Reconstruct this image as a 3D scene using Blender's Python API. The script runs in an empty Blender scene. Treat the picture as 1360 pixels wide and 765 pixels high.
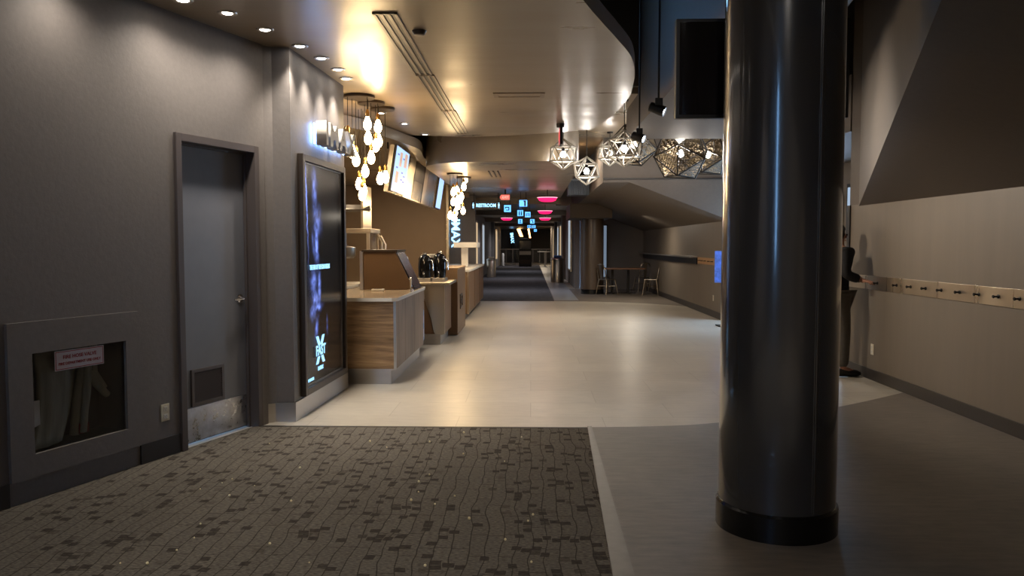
import bpy, bmesh, math, random
from mathutils import Vector, Matrix
random.seed(7)
PI = math.pi
scene = bpy.context.scene
col = scene.collection

# ------------------------------------------------------------------ camera
F, CAMH = 1050.0, 1.45
YAW, PITCH = math.atan2(25, F), math.atan2(57.5, F)
FW = Vector((-math.sin(YAW)*math.cos(PITCH), math.cos(YAW)*math.cos(PITCH), -math.sin(PITCH)))
RT = Vector((math.cos(YAW), math.sin(YAW), 0)); UP = RT.cross(FW)
def ray(x, y): return FW*F + RT*(x-680) + UP*(382.5-y)
def atZ(x, y, z=0):
    d = ray(x, y); t = (z-CAMH)/d.z; return Vector((d.x*t, d.y*t, z))
def at(x, y, Y):
    d = ray(x, y); t = Y/d.y; return Vector((d.x*t, Y, CAMH+d.z*t))
cam = bpy.data.cameras.new('camera'); camo = bpy.data.objects.new('camera', cam); col.objects.link(camo)
camo.matrix_world = Matrix(((RT.x, UP.x, -FW.x, 0), (RT.y, UP.y, -FW.y, 0), (RT.z, UP.z, -FW.z, CAMH), (0, 0, 0, 1)))
cam.sensor_width = 36; cam.lens = F*36/1360; cam.clip_end = 200; cam.clip_start = .05
scene.camera = camo

# ------------------------------------------------------------------ materials
def new_mat(name):
    m = bpy.data.materials.new(name); m.use_nodes = True
    nt = m.node_tree; b = nt.nodes['Principled BSDF']; return m, nt, b
def lin(r, g, b):
    f = lambda c: c/12.92 if c <= .04045 else ((c+.055)/1.055)**2.4
    return (f(r/255), f(g/255), f(b/255), 1)
def N(nt, t, **kw):
    n = nt.nodes.new(t)
    for k, v in kw.items():
        if k.startswith('_'): setattr(n, k[1:], v)
        else: n.inputs[k.replace('__', ' ')].default_value = v
    return n
def mat(name, c, rough=.6, metal=0, noise=.0, nscale=8, bump=0, stretch=(1, 1, 1), spec=.5, rvar=0, coat=0):
    m, nt, b = new_mat(name)
    b.inputs['Base Color'].default_value = c; b.inputs['Roughness'].default_value = rough
    b.inputs['Metallic'].default_value = metal; b.inputs['Specular IOR Level'].default_value = spec
    b.inputs['Coat Weight'].default_value = coat
    if noise or bump or rvar:
        tc = N(nt, 'ShaderNodeTexCoord'); mp = N(nt, 'ShaderNodeMapping'); mp.inputs['Scale'].default_value = stretch
        nt.links.new(tc.outputs['Object'], mp.inputs['Vector'])
        nz = N(nt, 'ShaderNodeTexNoise', Scale=nscale, Detail=5.0, Roughness=.6); nt.links.new(mp.outputs[0], nz.inputs['Vector'])
        if noise:
            r = N(nt, 'ShaderNodeMapRange'); r.inputs['From Min'].default_value = .3; r.inputs['From Max'].default_value = .7
            r.inputs['To Min'].default_value = 1-noise; r.inputs['To Max'].default_value = 1+noise
            nt.links.new(nz.outputs['Fac'], r.inputs['Value'])
            mx = N(nt, 'ShaderNodeVectorMath', _operation='SCALE'); mx.inputs[0].default_value = c[:3]
            nt.links.new(r.outputs[0], mx.inputs['Scale']); nt.links.new(mx.outputs[0], b.inputs['Base Color'])
        if rvar:
            r = N(nt, 'ShaderNodeMapRange'); r.inputs['From Min'].default_value = .3; r.inputs['From Max'].default_value = .7
            r.inputs['To Min'].default_value = max(.02, rough-rvar); r.inputs['To Max'].default_value = rough+rvar
            nt.links.new(nz.outputs['Fac'], r.inputs['Value']); nt.links.new(r.outputs[0], b.inputs['Roughness'])
        if bump:
            bp = N(nt, 'ShaderNodeBump', Strength=bump, Distance=.02); nt.links.new(nz.outputs['Fac'], bp.inputs['Height'])
            nt.links.new(bp.outputs[0], b.inputs['Normal'])
    return m
def emit(name, c, s):
    m, nt, b = new_mat(name)
    b.inputs['Base Color'].default_value = (c[0]*.3, c[1]*.3, c[2]*.3, 1)
    b.inputs['Emission Color'].default_value = c; b.inputs['Emission Strength'].default_value = s
    return m

M = {}
M['wall'] = mat('wall_paint', lin(116, 110, 106), .62, noise=.06, nscale=30, bump=.08)
M['wall_r'] = mat('wall_paint_taupe', lin(112, 102, 90), .5, noise=.06, nscale=6, bump=.05, stretch=(1, 1, .12))
M['soffit'] = mat('soffit_paint', lin(98, 88, 78), .6, noise=.05, nscale=20, bump=.05)
M['dark_ceiling'] = mat('dark_ceiling_paint', lin(52, 46, 40), .8)
M['ceiling'] = mat('lacquered_ceiling', lin(136, 120, 98), .33, noise=.06, nscale=1.6, bump=.10, stretch=(.35, 1.6, 1), rvar=.07, spec=.9)
M['fascia'] = mat('fascia_lacquer', lin(125, 110, 92), .4, noise=.04, nscale=4, spec=.7)
M['door'] = mat('door_paint', lin(122, 124, 132), .4, noise=.05, nscale=5, bump=.02)
M['frame'] = mat('door_frame_paint', lin(88, 80, 78), .45)
M['steel'] = mat('brushed_steel', lin(182, 176, 168), .36, 1, noise=.04, nscale=6, stretch=(.15, .15, 3), rvar=.03)
M['steel_warm'] = mat('brushed_steel_panel', lin(205, 195, 178), .30, 1, noise=.06, nscale=1.5, stretch=(2, 2, .1), rvar=.06)
M['letter_metal'] = mat('letter_metal', lin(196, 188, 175), .35, .5)
M['chrome'] = mat('chrome', lin(220, 220, 222), .12, 1)
M['scuffed'] = mat('scuffed_plate', lin(190, 192, 198), .38, 1, noise=.22, nscale=18, rvar=.18)
M['base'] = mat('dark_base', lin(46, 41, 38), .45, noise=.05, nscale=10)
M['black'] = mat('black_plastic', lin(24, 22, 22), .4)
M['black_gloss'] = mat('black_gloss', lin(16, 16, 17), .12)
M['bronze'] = mat('bronze_frame', lin(70, 60, 52), .35, .6)
M['column'] = mat('column_lacquer', lin(54, 53, 52), .22, noise=.05, nscale=3, spec=.5, coat=1)
M['column'].node_tree.nodes['Principled BSDF'].inputs['Coat Roughness'].default_value = .1
M['column_far'] = mat('column_brown', lin(96, 82, 70), .34, spec=.6)
M['white_plastic'] = mat('white_plastic', lin(215, 210, 200), .4)
M['ivory'] = mat('ivory_plate', lin(210, 202, 180), .4)
M['iron'] = mat('black_iron', lin(30, 27, 25), .5, .4)
M['brass'] = mat('brass', lin(190, 145, 80), .3, 1)
M['lamp_wood'] = mat('whitewashed_bars', lin(178, 172, 160), .5, noise=.06, nscale=20)
M['canvas'] = mat('hose_canvas', lin(140, 140, 128), .85, noise=.18, nscale=9, stretch=(2, 2, .3), bump=.3)
M['red_paint'] = mat('red_paint', lin(120, 32, 30), .5)
M['red_ink'] = mat('red_ink', lin(165, 40, 50), .6)
M['label'] = mat('label_white', lin(215, 205, 210), .5)
M['paper'] = mat('paper_tag', lin(220, 225, 228), .7)
M['counter_white'] = mat('counter_stone', lin(205, 190, 165), .25, noise=.04, nscale=30)
M['brown_dark'] = mat('dark_brown_laminate', lin(92, 70, 48), .5, noise=.05, nscale=6)
M['counter_top'] = mat('counter_stone_grey', lin(140, 124, 102), .22, noise=.05, nscale=30)
M['brown_panel'] = mat('brown_laminate', lin(112, 84, 58), .5, noise=.05, nscale=6)
M['tan_panel'] = mat('tan_laminate', lin(176, 136, 92), .5, noise=.1, nscale=25)
M['concession_wall'] = mat('concession_wall_paint', lin(120, 98, 74), .55, noise=.03, nscale=4)
M['chair_metal'] = mat('galvanised_metal', lin(160, 150, 135), .35, 1, noise=.08, nscale=12)
M['table_wood'] = mat('table_wood', lin(120, 84, 60), .4, noise=.12, nscale=6, stretch=(.4, 4, 4))
M['skin'] = mat('skin', lin(170, 120, 95), .55)
M['hair'] = mat('hair', lin(20, 17, 16), .6)
M['jacket'] = mat('jacket_cloth', lin(24, 23, 25), .85, noise=.1, nscale=25, bump=.1)
M['trousers'] = mat('trouser_cloth', lin(92, 88, 82), .85, noise=.1, nscale=25)
M['shoe'] = mat('shoe_leather', lin(25, 22, 20), .5)
M['strip'] = mat('transition_strip', lin(118, 112, 104), .4, .3, noise=.1, nscale=12)
M['crumb'] = mat('popcorn_crumb', lin(250, 235, 190), .7)
M['bulb'] = emit('warm_bulb', (1, .70, .36, 1), 40)
M['bulb_white'] = emit('neutral_bulb', (1, .92, .82, 1), 40)
M['lens'] = emit('downlight_lens', (1, .9, .78, 1), 28)
M['spot_lens'] = emit('spotlight_lens', (.8, .88, 1, 1), 25)
M['blue_sign'] = emit('blue_sign', (.12, .42, 1, 1), 1.5)
M['blue_letters'] = emit('blue_letters', (.28, .62, 1, 1), 2.2)
M['blue_glow'] = emit('blue_glow', (.2, .42, 1, 1), 22)
M['sign_ink'] = mat('sign_ink', lin(14, 24, 60), .5)
M['red_sign'] = emit('red_sign', (1, .10, .08, 1), 1.0)
M['pink_lamp'] = emit('pink_lamp', (1, .01, .12, 1), 1.3)
M['pink_rim'] = emit('pink_rim', (1, .45, .55, 1), 1.6)
M['screen'] = emit('menu_screen_blue', (.38, .58, 1, 1), 1.0)
M['screen_food'] = emit('menu_food', (.75, .48, .34, 1), .6)
M['screen_text'] = emit('menu_text', (.15, .2, .5, 1), .5)
M['screen_pale'] = emit('menu_pale', (.62, .6, .85, 1), .7)
M['glow_orange_dim'] = emit('orange_picture', (1, .5, .2, 1), .6)
M['glow_orange'] = emit('orange_glow', (1, .5, .18, 1), 5)
M['glow_white'] = emit('lit_case_white', (.75, .88, 1, 1), .35)
M['hall_warm'] = emit('lit_case_warm', (1, .72, .42, 1), .4)
M['assumed_blue'] = emit('assumed_panel_blue', (.45, .68, 1, 1), 9.0)  # glow of the assumed blue panel behind the column

def facing(nt, f0, k):
    lw = N(nt, 'ShaderNodeLayerWeight', Blend=.5)
    p = N(nt, 'ShaderNodeMath', _operation='POWER'); p.inputs[1].default_value = 5; nt.links.new(lw.outputs['Facing'], p.inputs[0])
    q = N(nt, 'ShaderNodeMath', _operation='MULTIPLY_ADD'); q.inputs[1].default_value = k; q.inputs[2].default_value = f0; nt.links.new(p.outputs[0], q.inputs[0])
    return q.outputs[0]
def glass_mat():
    m, nt, b = new_mat('clear_pane')
    out = nt.nodes['Material Output']
    tr = N(nt, 'ShaderNodeBsdfTransparent'); tr.inputs[0].default_value = (.9, .9, .9, 1)
    gl = N(nt, 'ShaderNodeBsdfGlossy'); gl.inputs['Roughness'].default_value = .14
    fr = facing(nt, .03, .35)
    mx = N(nt, 'ShaderNodeMixShader')
    nt.links.new(fr, mx.inputs[0]); nt.links.new(tr.outputs[0], mx.inputs[1]); nt.links.new(gl.outputs[0], mx.inputs[2])
    nt.links.new(mx.outputs[0], out.inputs['Surface']); return m
M['glass'] = glass_mat()

def tinted_glass():
    m, nt, b = new_mat('smoked_glass')
    out = nt.nodes['Material Output']
    tr = N(nt, 'ShaderNodeBsdfTransparent'); tr.inputs[0].default_value = (.25, .24, .23, 1)
    gl = N(nt, 'ShaderNodeBsdfGlossy'); gl.inputs['Roughness'].default_value = .25
    fr = facing(nt, .05, .5)
    mx = N(nt, 'ShaderNodeMixShader')
    nt.links.new(fr, mx.inputs[0]); nt.links.new(tr.outputs[0], mx.inputs[1]); nt.links.new(gl.outputs[0], mx.inputs[2])
    nt.links.new(mx.outputs[0], out.inputs['Surface']); return m
M['smoked'] = tinted_glass()

def wood_mat(name, c1, c2, axis):
    m, nt, b = new_mat(name)
    tc = N(nt, 'ShaderNodeTexCoord'); mp = N(nt, 'ShaderNodeMapping'); mp.inputs['Scale'].default_value = axis
    nt.links.new(tc.outputs['Object'], mp.inputs['Vector'])
    nz = N(nt, 'ShaderNodeTexNoise', Scale=3.0, Detail=8.0, Roughness=.65, Distortion=.6); nt.links.new(mp.outputs[0], nz.inputs['Vector'])
    cr = N(nt, 'ShaderNodeValToRGB'); cr.color_ramp.elements[0].position = .32; cr.color_ramp.elements[0].color = c1
    cr.color_ramp.elements[1].position = .68; cr.color_ramp.elements[1].color = c2
    nt.links.new(nz.outputs['Fac'], cr.inputs[0])
    # broad boards of differing tone
    mp2 = N(nt, 'ShaderNodeMapping'); mp2.inputs['Scale'].default_value = (axis[0]*.08, axis[1]*.08, axis[2]*.5)
    nt.links.new(tc.outputs['Object'], mp2.inputs['Vector'])
    n2 = N(nt, 'ShaderNodeTexNoise', Scale=3.0, Detail=1.0); nt.links.new(mp2.outputs[0], n2.inputs['Vector'])
    r = N(nt, 'ShaderNodeMapRange'); r.inputs['From Min'].default_value = .35; r.inputs['From Max'].default_value = .65
    r.inputs['To Min'].default_value = .75; r.inputs['To Max'].default_value = 1.2; nt.links.new(n2.outputs['Fac'], r.inputs['Value'])
    sc = N(nt, 'ShaderNodeVectorMath', _operation='SCALE'); nt.links.new(cr.outputs[0], sc.inputs[0]); nt.links.new(r.outputs[0], sc.inputs['Scale'])
    nt.links.new(sc.outputs[0], b.inputs['Base Color']); b.inputs['Roughness'].default_value = .5
    return m
M['wood'] = wood_mat('weathered_wood', lin(108, 82, 56), lin(172, 140, 102), (.8, .8, 10))
M['wood_v'] = wood_mat('weathered_wood_doors', lin(100, 80, 60), lin(140, 116, 92), (6, 6, .6))

def tile_floor(name, c1, c2, mortar, bw, rh, rough, contrast=1.0):
    m, nt, b = new_mat(name)
    tc = N(nt, 'ShaderNodeTexCoord')
    br = N(nt, 'ShaderNodeTexBrick', Scale=1.0); br.inputs['Color1'].default_value = c1; br.inputs['Color2'].default_value = c2
    br.inputs['Mortar'].default_value = mortar; br.inputs['Mortar Size'].default_value = .004; br.inputs['Mortar Smooth'].default_value = .4
    br.inputs['Brick Width'].default_value = bw; br.inputs['Row Height'].default_value = rh
    nt.links.new(tc.outputs['Object'], br.inputs['Vector'])
    nz = N(nt, 'ShaderNodeTexNoise', Scale=1.7, Detail=9.0, Roughness=.65, Distortion=.5); nt.links.new(tc.outputs['Object'], nz.inputs['Vector'])
    mp = N(nt, 'ShaderNodeMapping'); mp.inputs['Scale'].default_value = (1.2, 6, 1); nt.links.new(tc.outputs['Object'], mp.inputs['Vector'])
    n2 = N(nt, 'ShaderNodeTexNoise', Scale=4.0, Detail=8.0, Roughness=.7); nt.links.new(mp.outputs[0], n2.inputs['Vector'])
    ad = N(nt, 'ShaderNodeMath', _operation='ADD'); nt.links.new(nz.outputs['Fac'], ad.inputs[0]); nt.links.new(n2.outputs['Fac'], ad.inputs[1])
    r = N(nt, 'ShaderNodeMapRange'); r.inputs['From Min'].default_value = .7; r.inputs['From Max'].default_value = 1.3
    r.inputs['To Min'].default_value = 1-.22*contrast; r.inputs['To Max'].default_value = 1+.2*contrast
    nt.links.new(ad.outputs[0], r.inputs['Value'])
    sc = N(nt, 'ShaderNodeVectorMath', _operation='SCALE'); nt.links.new(br.outputs['Color'], sc.inputs[0]); nt.links.new(r.outputs[0], sc.inputs['Scale'])
    nt.links.new(sc.outputs[0], b.inputs['Base Color'])
    r2 = N(nt, 'ShaderNodeMapRange'); r2.inputs['From Min'].default_value = .3; r2.inputs['From Max'].default_value = .7
    r2.inputs['To Min'].default_value = rough; r2.inputs['To Max'].default_value = rough+.07
    nt.links.new(nz.outputs['Fac'], r2.inputs['Value']); nt.links.new(r2.outputs[0], b.inputs['Roughness'])
    return m
M['floor'] = tile_floor('pale_concrete_tile', lin(186, 179, 165), lin(178, 170, 156), lin(160, 152, 138), 1.2, .6, .31, .7)
M['floor_dark'] = tile_floor('dark_concrete_tile', lin(112, 103, 93), lin(108, 99, 90), lin(104, 96, 87), 3, 3, .45, 1.5)

def carpet_mat(name, base, dark, line):
    m, nt, b = new_mat(name)
    tc = N(nt, 'ShaderNodeTexCoord')
    wv = N(nt, 'ShaderNodeTexNoise', Scale=2.2, Detail=2.0); nt.links.new(tc.outputs['Object'], wv.inputs['Vector'])
    sub = N(nt, 'ShaderNodeVectorMath', _operation='SUBTRACT'); sub.inputs[1].default_value = (.5, .5, .5); nt.links.new(wv.outputs['Color'], sub.inputs[0])
    mul = N(nt, 'ShaderNodeVectorMath', _operation='MULTIPLY'); mul.inputs[1].default_value = (.10, .03, 0); nt.links.new(sub.outputs[0], mul.inputs[0])
    add = N(nt, 'ShaderNodeVectorMath', _operation='ADD'); nt.links.new(tc.outputs['Object'], add.inputs[0]); nt.links.new(mul.outputs[0], add.inputs[1])
    mp = N(nt, 'ShaderNodeMapping'); mp.inputs['Rotation'].default_value = (0, 0, PI/2); nt.links.new(add.outputs[0], mp.inputs['Vector'])
    br = N(nt, 'ShaderNodeTexBrick', Scale=1.0, _offset=.37, _offset_frequency=3, _squash=.6, _squash_frequency=2)
    br.inputs['Color1'].default_value = base; br.inputs['Color2'].default_value = tuple(x*.9 for x in base[:3])+(1,)
    br.inputs['Mortar'].default_value = line; br.inputs['Mortar Size'].default_value = .0038; br.inputs['Mortar Smooth'].default_value = .6
    br.inputs['Brick Width'].default_value = .46; br.inputs['Row Height'].default_value = .076
    nt.links.new(mp.outputs[0], br.inputs['Vector'])
    # small dark squares between the lines: a finer brick grid, one cell in a few
    b2 = N(nt, 'ShaderNodeTexBrick', Scale=1.0, _offset=.43, _offset_frequency=2); b2.inputs['Color1'].default_value = (0, 0, 0, 1); b2.inputs['Color2'].default_value = (1, 1, 1, 1)
    b2.inputs['Mortar'].default_value = (0, 0, 0, 1); b2.inputs['Mortar Size'].default_value = .002; b2.inputs['Bias'].default_value = 0
    b2.inputs['Brick Width'].default_value = .052; b2.inputs['Row Height'].default_value = .05067
    nt.links.new(mp.outputs[0], b2.inputs['Vector'])
    gt = N(nt, 'ShaderNodeMapRange'); gt.inputs['From Min'].default_value = .84; gt.inputs['From Max'].default_value = .9; nt.links.new(b2.outputs['Color'], gt.inputs['Value'])
    mx = N(nt, 'ShaderNodeMix', _data_type='RGBA'); nt.links.new(gt.outputs[0], mx.inputs[0]); nt.links.new(br.outputs['Color'], mx.inputs[6]); mx.inputs[7].default_value = dark
    rm = N(nt, 'ShaderNodeMapping'); rm.inputs['Scale'].default_value = (45, 150, 1); nt.links.new(tc.outputs['Object'], rm.inputs['Vector'])
    fz = N(nt, 'ShaderNodeTexNoise', Scale=1.0, Detail=3.0); nt.links.new(rm.outputs[0], fz.inputs['Vector'])
    r = N(nt, 'ShaderNodeMapRange'); r.inputs['From Min'].default_value = .3; r.inputs['From Max'].default_value = .7
    r.inputs['To Min'].default_value = .5; r.inputs['To Max'].default_value = 1.5; nt.links.new(fz.outputs['Fac'], r.inputs['Value'])
    sc = N(nt, 'ShaderNodeVectorMath', _operation='SCALE'); nt.links.new(mx.outputs[2], sc.inputs[0]); nt.links.new(r.outputs[0], sc.inputs['Scale'])
    nt.links.new(sc.outputs[0], b.inputs['Base Color']); b.inputs['Roughness'].default_value = .95; b.inputs['Specular IOR Level'].default_value = .15
    bp = N(nt, 'ShaderNodeBump', Strength=.4, Distance=.004); nt.links.new(fz.outputs['Fac'], bp.inputs['Height']); nt.links.new(bp.outputs[0], b.inputs['Normal'])
    return m
M['carpet'] = carpet_mat('patterned_carpet', lin(106, 100, 91), lin(66, 60, 54), lin(62, 57, 51))
M['carpet_hall'] = mat('hall_carpet', lin(78, 76, 78), .95, noise=.35, nscale=6, spec=.1)

def perforated(name, scale, thr, mode, c=(120, 104, 78)):
    m, nt, b = new_mat(name)
    b.inputs['Base Color'].default_value = lin(*c); b.inputs['Metallic'].default_value = .7; b.inputs['Roughness'].default_value = .4
    tc = N(nt, 'ShaderNodeTexCoord')
    vo = N(nt, 'ShaderNodeTexVoronoi', Scale=scale, _feature=mode); vo.inputs['Randomness'].default_value = .35
    nt.links.new(tc.outputs['Object'], vo.inputs['Vector'])
    gt = N(nt, 'ShaderNodeMath', _operation='GREATER_THAN' if mode == 'F1' else 'LESS_THAN'); gt.inputs[1].default_value = thr
    nt.links.new(vo.outputs['Distance'], gt.inputs[0]); nt.links.new(gt.outputs[0], b.inputs['Alpha'])
    return m
M['perf'] = [perforated('perforated_screen', 34, .42, 'F1', (84, 74, 58)), perforated('pierced_screen', 24, .09, 'DISTANCE_TO_EDGE', (84, 74, 58)), perforated('fretted_screen', 44, .45, 'F1', (110, 98, 76))]

def poster_mat():
    """dark backlit sheet: soft blue lit shapes laid out in the sheet's own metres"""
    m, nt, b = new_mat('backlit_poster')
    b.inputs['Base Color'].default_value = lin(40, 34, 32); b.inputs['Roughness'].default_value = .22
    tc = N(nt, 'ShaderNodeTexCoord'); sp = N(nt, 'ShaderNodeSeparateXYZ')
    wn = N(nt, 'ShaderNodeTexNoise', Scale=9.0, Detail=4.0, Roughness=.6); nt.links.new(tc.outputs['Object'], wn.inputs['Vector'])
    wc = N(nt, 'ShaderNodeVectorMath', _operation='SUBTRACT'); wc.inputs[1].default_value = (.5, .5, .5); nt.links.new(wn.outputs['Color'], wc.inputs[0])
    ws = N(nt, 'ShaderNodeVectorMath', _operation='SCALE'); ws.inputs['Scale'].default_value = .10; nt.links.new(wc.outputs[0], ws.inputs[0])
    wa = N(nt, 'ShaderNodeVectorMath', _operation='ADD'); nt.links.new(tc.outputs['Object'], wa.inputs[0]); nt.links.new(ws.outputs[0], wa.inputs[1])
    nt.links.new(wa.outputs[0], sp.inputs[0])
    def ma(op, a, c=None):
        n = N(nt, 'ShaderNodeMath', _operation=op)
        for i, v in enumerate((a, c)):
            if v is None: continue
            if isinstance(v, (int, float)): n.inputs[i].default_value = v
            else: nt.links.new(v, n.inputs[i])
        return n.outputs[0]
    tot = None
    for (u, v, ru, rv, ang, k) in POSTER_BLOBS:
        du, dv = ma('SUBTRACT', sp.outputs['Y'], u), ma('SUBTRACT', sp.outputs['Z'], v)
        ca, sa = math.cos(ang), math.sin(ang)
        x = ma('ADD', ma('MULTIPLY', du, ca), ma('MULTIPLY', dv, sa)); y = ma('SUBTRACT', ma('MULTIPLY', dv, ca), ma('MULTIPLY', du, sa))
        q = ma('ADD', ma('POWER', ma('DIVIDE', ma('ABSOLUTE', x), ru), 2.0), ma('POWER', ma('DIVIDE', ma('ABSOLUTE', y), rv), 2.0))
        e = ma('MULTIPLY', ma('EXPONENT', ma('MULTIPLY', q, -1.6)), k)
        tot = e if tot is None else ma('ADD', tot, e)
    n2 = N(nt, 'ShaderNodeTexNoise', Scale=16.0, Detail=3.0); nt.links.new(tc.outputs['Object'], n2.inputs['Vector'])
    r = N(nt, 'ShaderNodeMapRange'); r.inputs['From Min'].default_value = .35; r.inputs['From Max'].default_value = .6; nt.links.new(n2.outputs['Fac'], r.inputs['Value'])
    r.inputs['To Min'].default_value = .35
    s = ma('MULTIPLY', ma('MULTIPLY', tot, 1.7), r.outputs[0])
    b.inputs['Emission Color'].default_value = (.20, .30, .95, 1); nt.links.new(s, b.inputs['Emission Strength'])
    return m
# (along the wall, up, half widths, tilt, strength) measured from the sheet's lower near corner
POSTER_BLOBS = [(.14, 1.62, .018, .42, .06, 1.3), (.36, 1.72, .06, .17, 0, .7), (.43, 1.44, .10, .12, .4, .55), (.40, 1.22, .05, .16, .05, 1.1), (.31, 1.22, .03, .12, .2, .35),
                (.30, .90, .08, .09, -.5, .75), (.34, .74, .09, .07, -.6, .8), (.28, .62, .07, .06, -.5, .6), (.46, .84, .04, .14, 0, .9), (.44, .66, .10, .03, .1, .9), (.37, .48, .04, .09, -.35, .8), (.68, .48, .02, .08, 0, .25)]

# ------------------------------------------------------------------ mesh helpers
class MB:
    def __init__(self): self.bm = bmesh.new()
    def _put(self, verts, faces, mtx=None):
        vs = [self.bm.verts.new(mtx @ Vector(v) if mtx else Vector(v)) for v in verts]
        for f in faces:
            try: self.bm.faces.new([vs[i] for i in f])
            except ValueError: pass
        return vs
    def box(self, lo, hi, mtx=None):
        x0, y0, z0 = lo; x1, y1, z1 = hi
        v = [(x0, y0, z0), (x1, y0, z0), (x1, y1, z0), (x0, y1, z0), (x0, y0, z1), (x1, y0, z1), (x1, y1, z1), (x0, y1, z1)]
        self._put(v, [(0, 3, 2, 1), (4, 5, 6, 7), (0, 1, 5, 4), (1, 2, 6, 5), (2, 3, 7, 6), (3, 0, 4, 7)], mtx); return self
    def prism(self, pts, z0, z1, mtx=None):
        n = len(pts)
        if isinstance(z0, (int, float)): z0 = [z0]*n
        if isinstance(z1, (int, float)): z1 = [z1]*n
        v = [(p[0], p[1], z0[i]) for i, p in enumerate(pts)]+[(p[0], p[1], z1[i]) for i, p in enumerate(pts)]
        f = [tuple(range(n-1, -1, -1)), tuple(range(n, 2*n))]+[(i, (i+1) % n, (i+1) % n+n, i+n) for i in range(n)]
        self._put(v, f, mtx); return self
    def lathe(self, prof, seg=24, mtx=None, cap=True):
        v = []; f = []
        for r, z in prof:
            for k in range(seg):
                a = 2*PI*k/seg; v.append((r*math.cos(a), r*math.sin(a), z))
        m = len(prof)
        for i in range(m-1):
            for k in range(seg):
                k2 = (k+1) % seg; f.append((i*seg+k, i*seg+k2, (i+1)*seg+k2, (i+1)*seg+k))
        if cap: f += [tuple(range(seg-1, -1, -1)), tuple((m-1)*seg+k for k in range(seg))]
        self._put(v, f, mtx); return self
    def tube(self, pts, r, seg=8):
        pts = [Vector(p) for p in pts]; rings = []
        for i, p in enumerate(pts):
            d = (pts[min(i+1, len(pts)-1)]-pts[max(i-1, 0)]).normalized()
            a = d.orthogonal().normalized() if i == 0 else (rings[-1][1]-d*rings[-1][1].dot(d)).normalized()
            b_ = d.cross(a); rr = r[i] if isinstance(r, (list, tuple)) else r
            rings.append(([p+(a*math.cos(2*PI*k/seg)+b_*math.sin(2*PI*k/seg))*rr for k in range(seg)], a))
        v = [q for ring, _ in rings for q in ring]; f = []
        for i in range(len(pts)-1):
            for k in range(seg):
                k2 = (k+1) % seg; f.append((i*seg+k, i*seg+k2, (i+1)*seg+k2, (i+1)*seg+k))
        f += [tuple(range(seg-1, -1, -1)), tuple((len(pts)-1)*seg+k for k in range(seg))]
        self._put(v, f); return self
    def bar(self, p, q, w, h, upv=(0, 0, 1)):
        p, q = Vector(p), Vector(q); d = (q-p); L = d.length; d.normalize()
        u = Vector(upv); s = d.cross(u)
        if s.length < 1e-4: s = d.orthogonal()
        s.normalize(); u = s.cross(d)
        mtx = Matrix(((d.x, s.x, u.x, p.x), (d.y, s.y, u.y, p.y), (d.z, s.z, u.z, p.z), (0, 0, 0, 1)))
        return self.box((0, -w/2, -h/2), (L, w/2, h/2), mtx)
    def quad(self, a, b, c, d): self._put([a, b, c, d], [(0, 1, 2, 3)]); return self
    def build(self, name, m, parent=None, smooth=None, bevel=0):
        bm = self.bm
        bmesh.ops.recalc_face_normals(bm, faces=bm.faces)
        if bevel:
            bmesh.ops.bevel(bm, geom=[e for e in bm.edges if len(e.link_faces) == 2 and e.calc_face_angle(0) > .6], offset=bevel, segments=2, profile=.6, affect='EDGES', clamp_overlap=True)
        me = bpy.data.meshes.new(name); bm.to_mesh(me); bm.free()
        o = bpy.data.objects.new(name, me); col.objects.link(o)
        for mm in (m if isinstance(m, (list, tuple)) else [m]): me.materials.append(mm)
        if smooth is not None:
            for p in me.polygons: p.use_smooth = True
            try: me.set_sharp_from_angle(angle=math.radians(smooth))
            except Exception: pass
        if parent: o.parent = parent
        return o
def tag(o, label=None, cat=None, group=None, kind=None):
    for k, v in (('label', label), ('category', cat), ('group', group), ('kind', kind)):
        if v: o[k] = v
    return o
def thing(name, label, cat, loc=(0, 0, 0), rz=0, group=None, kind=None):
    o = bpy.data.objects.new(name, None); col.objects.link(o); o.empty_display_size = .1
    o.location = loc; o.rotation_euler = (0, 0, rz); return tag(o, label, cat, group, kind)
def text_mesh(name, s, size, m, parent=None, loc=(0, 0, 0), rot=(PI/2, 0, 0), depth=.004, bold=.0, align='CENTER', sx=1, spacing=1):
    cu = bpy.data.curves.new(name, 'FONT'); cu.body = s; cu.size = size; cu.extrude = depth; cu.offset = bold
    cu.align_x = align; cu.align_y = 'CENTER'; cu.space_character = spacing; cu.resolution_u = 3
    t = bpy.data.objects.new(name, cu); col.objects.link(t)
    bpy.context.view_layer.update()
    me = bpy.data.meshes.new_from_object(t.evaluated_get(bpy.context.evaluated_depsgraph_get()))
    bpy.data.objects.remove(t); bpy.data.curves.remove(cu)
    me.name = name; me.materials.clear(); me.materials.append(m)
    o = bpy.data.objects.new(name, me); col.objects.link(o); o.location = loc; o.rotation_euler = rot; o.scale = (sx, 1, 1)
    if parent: o.parent = parent
    return o
def lamp(kind, name, loc, power, color, size=.05, parent=None, rot=(0, 0, 0), spot=None, blend=.6):
    l = bpy.data.lights.new(name, kind); l.energy = power; l.color = color
    if kind == 'AREA': l.shape = 'DISK'; l.size = size
    else: l.shadow_soft_size = size
    if kind == 'SPOT': l.spot_size = spot; l.spot_blend = blend
    o = bpy.data.objects.new(name, l); col.objects.link(o); o.location = loc; o.rotation_euler = rot
    if parent: o.parent = parent
    return o
def dup(root, loc=None, rz=None, label=None):
    r = root.copy(); col.objects.link(r)
    if loc is not None: r.location = loc
    if rz is not None: r.rotation_euler = (0, 0, rz)
    if label: r['label'] = label
    for ch in list(root.children):
        c = ch.copy(); col.objects.link(c); c.parent = r
        for g in list(ch.children):
            d = g.copy(); col.objects.link(d); d.parent = c
    return r
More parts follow.
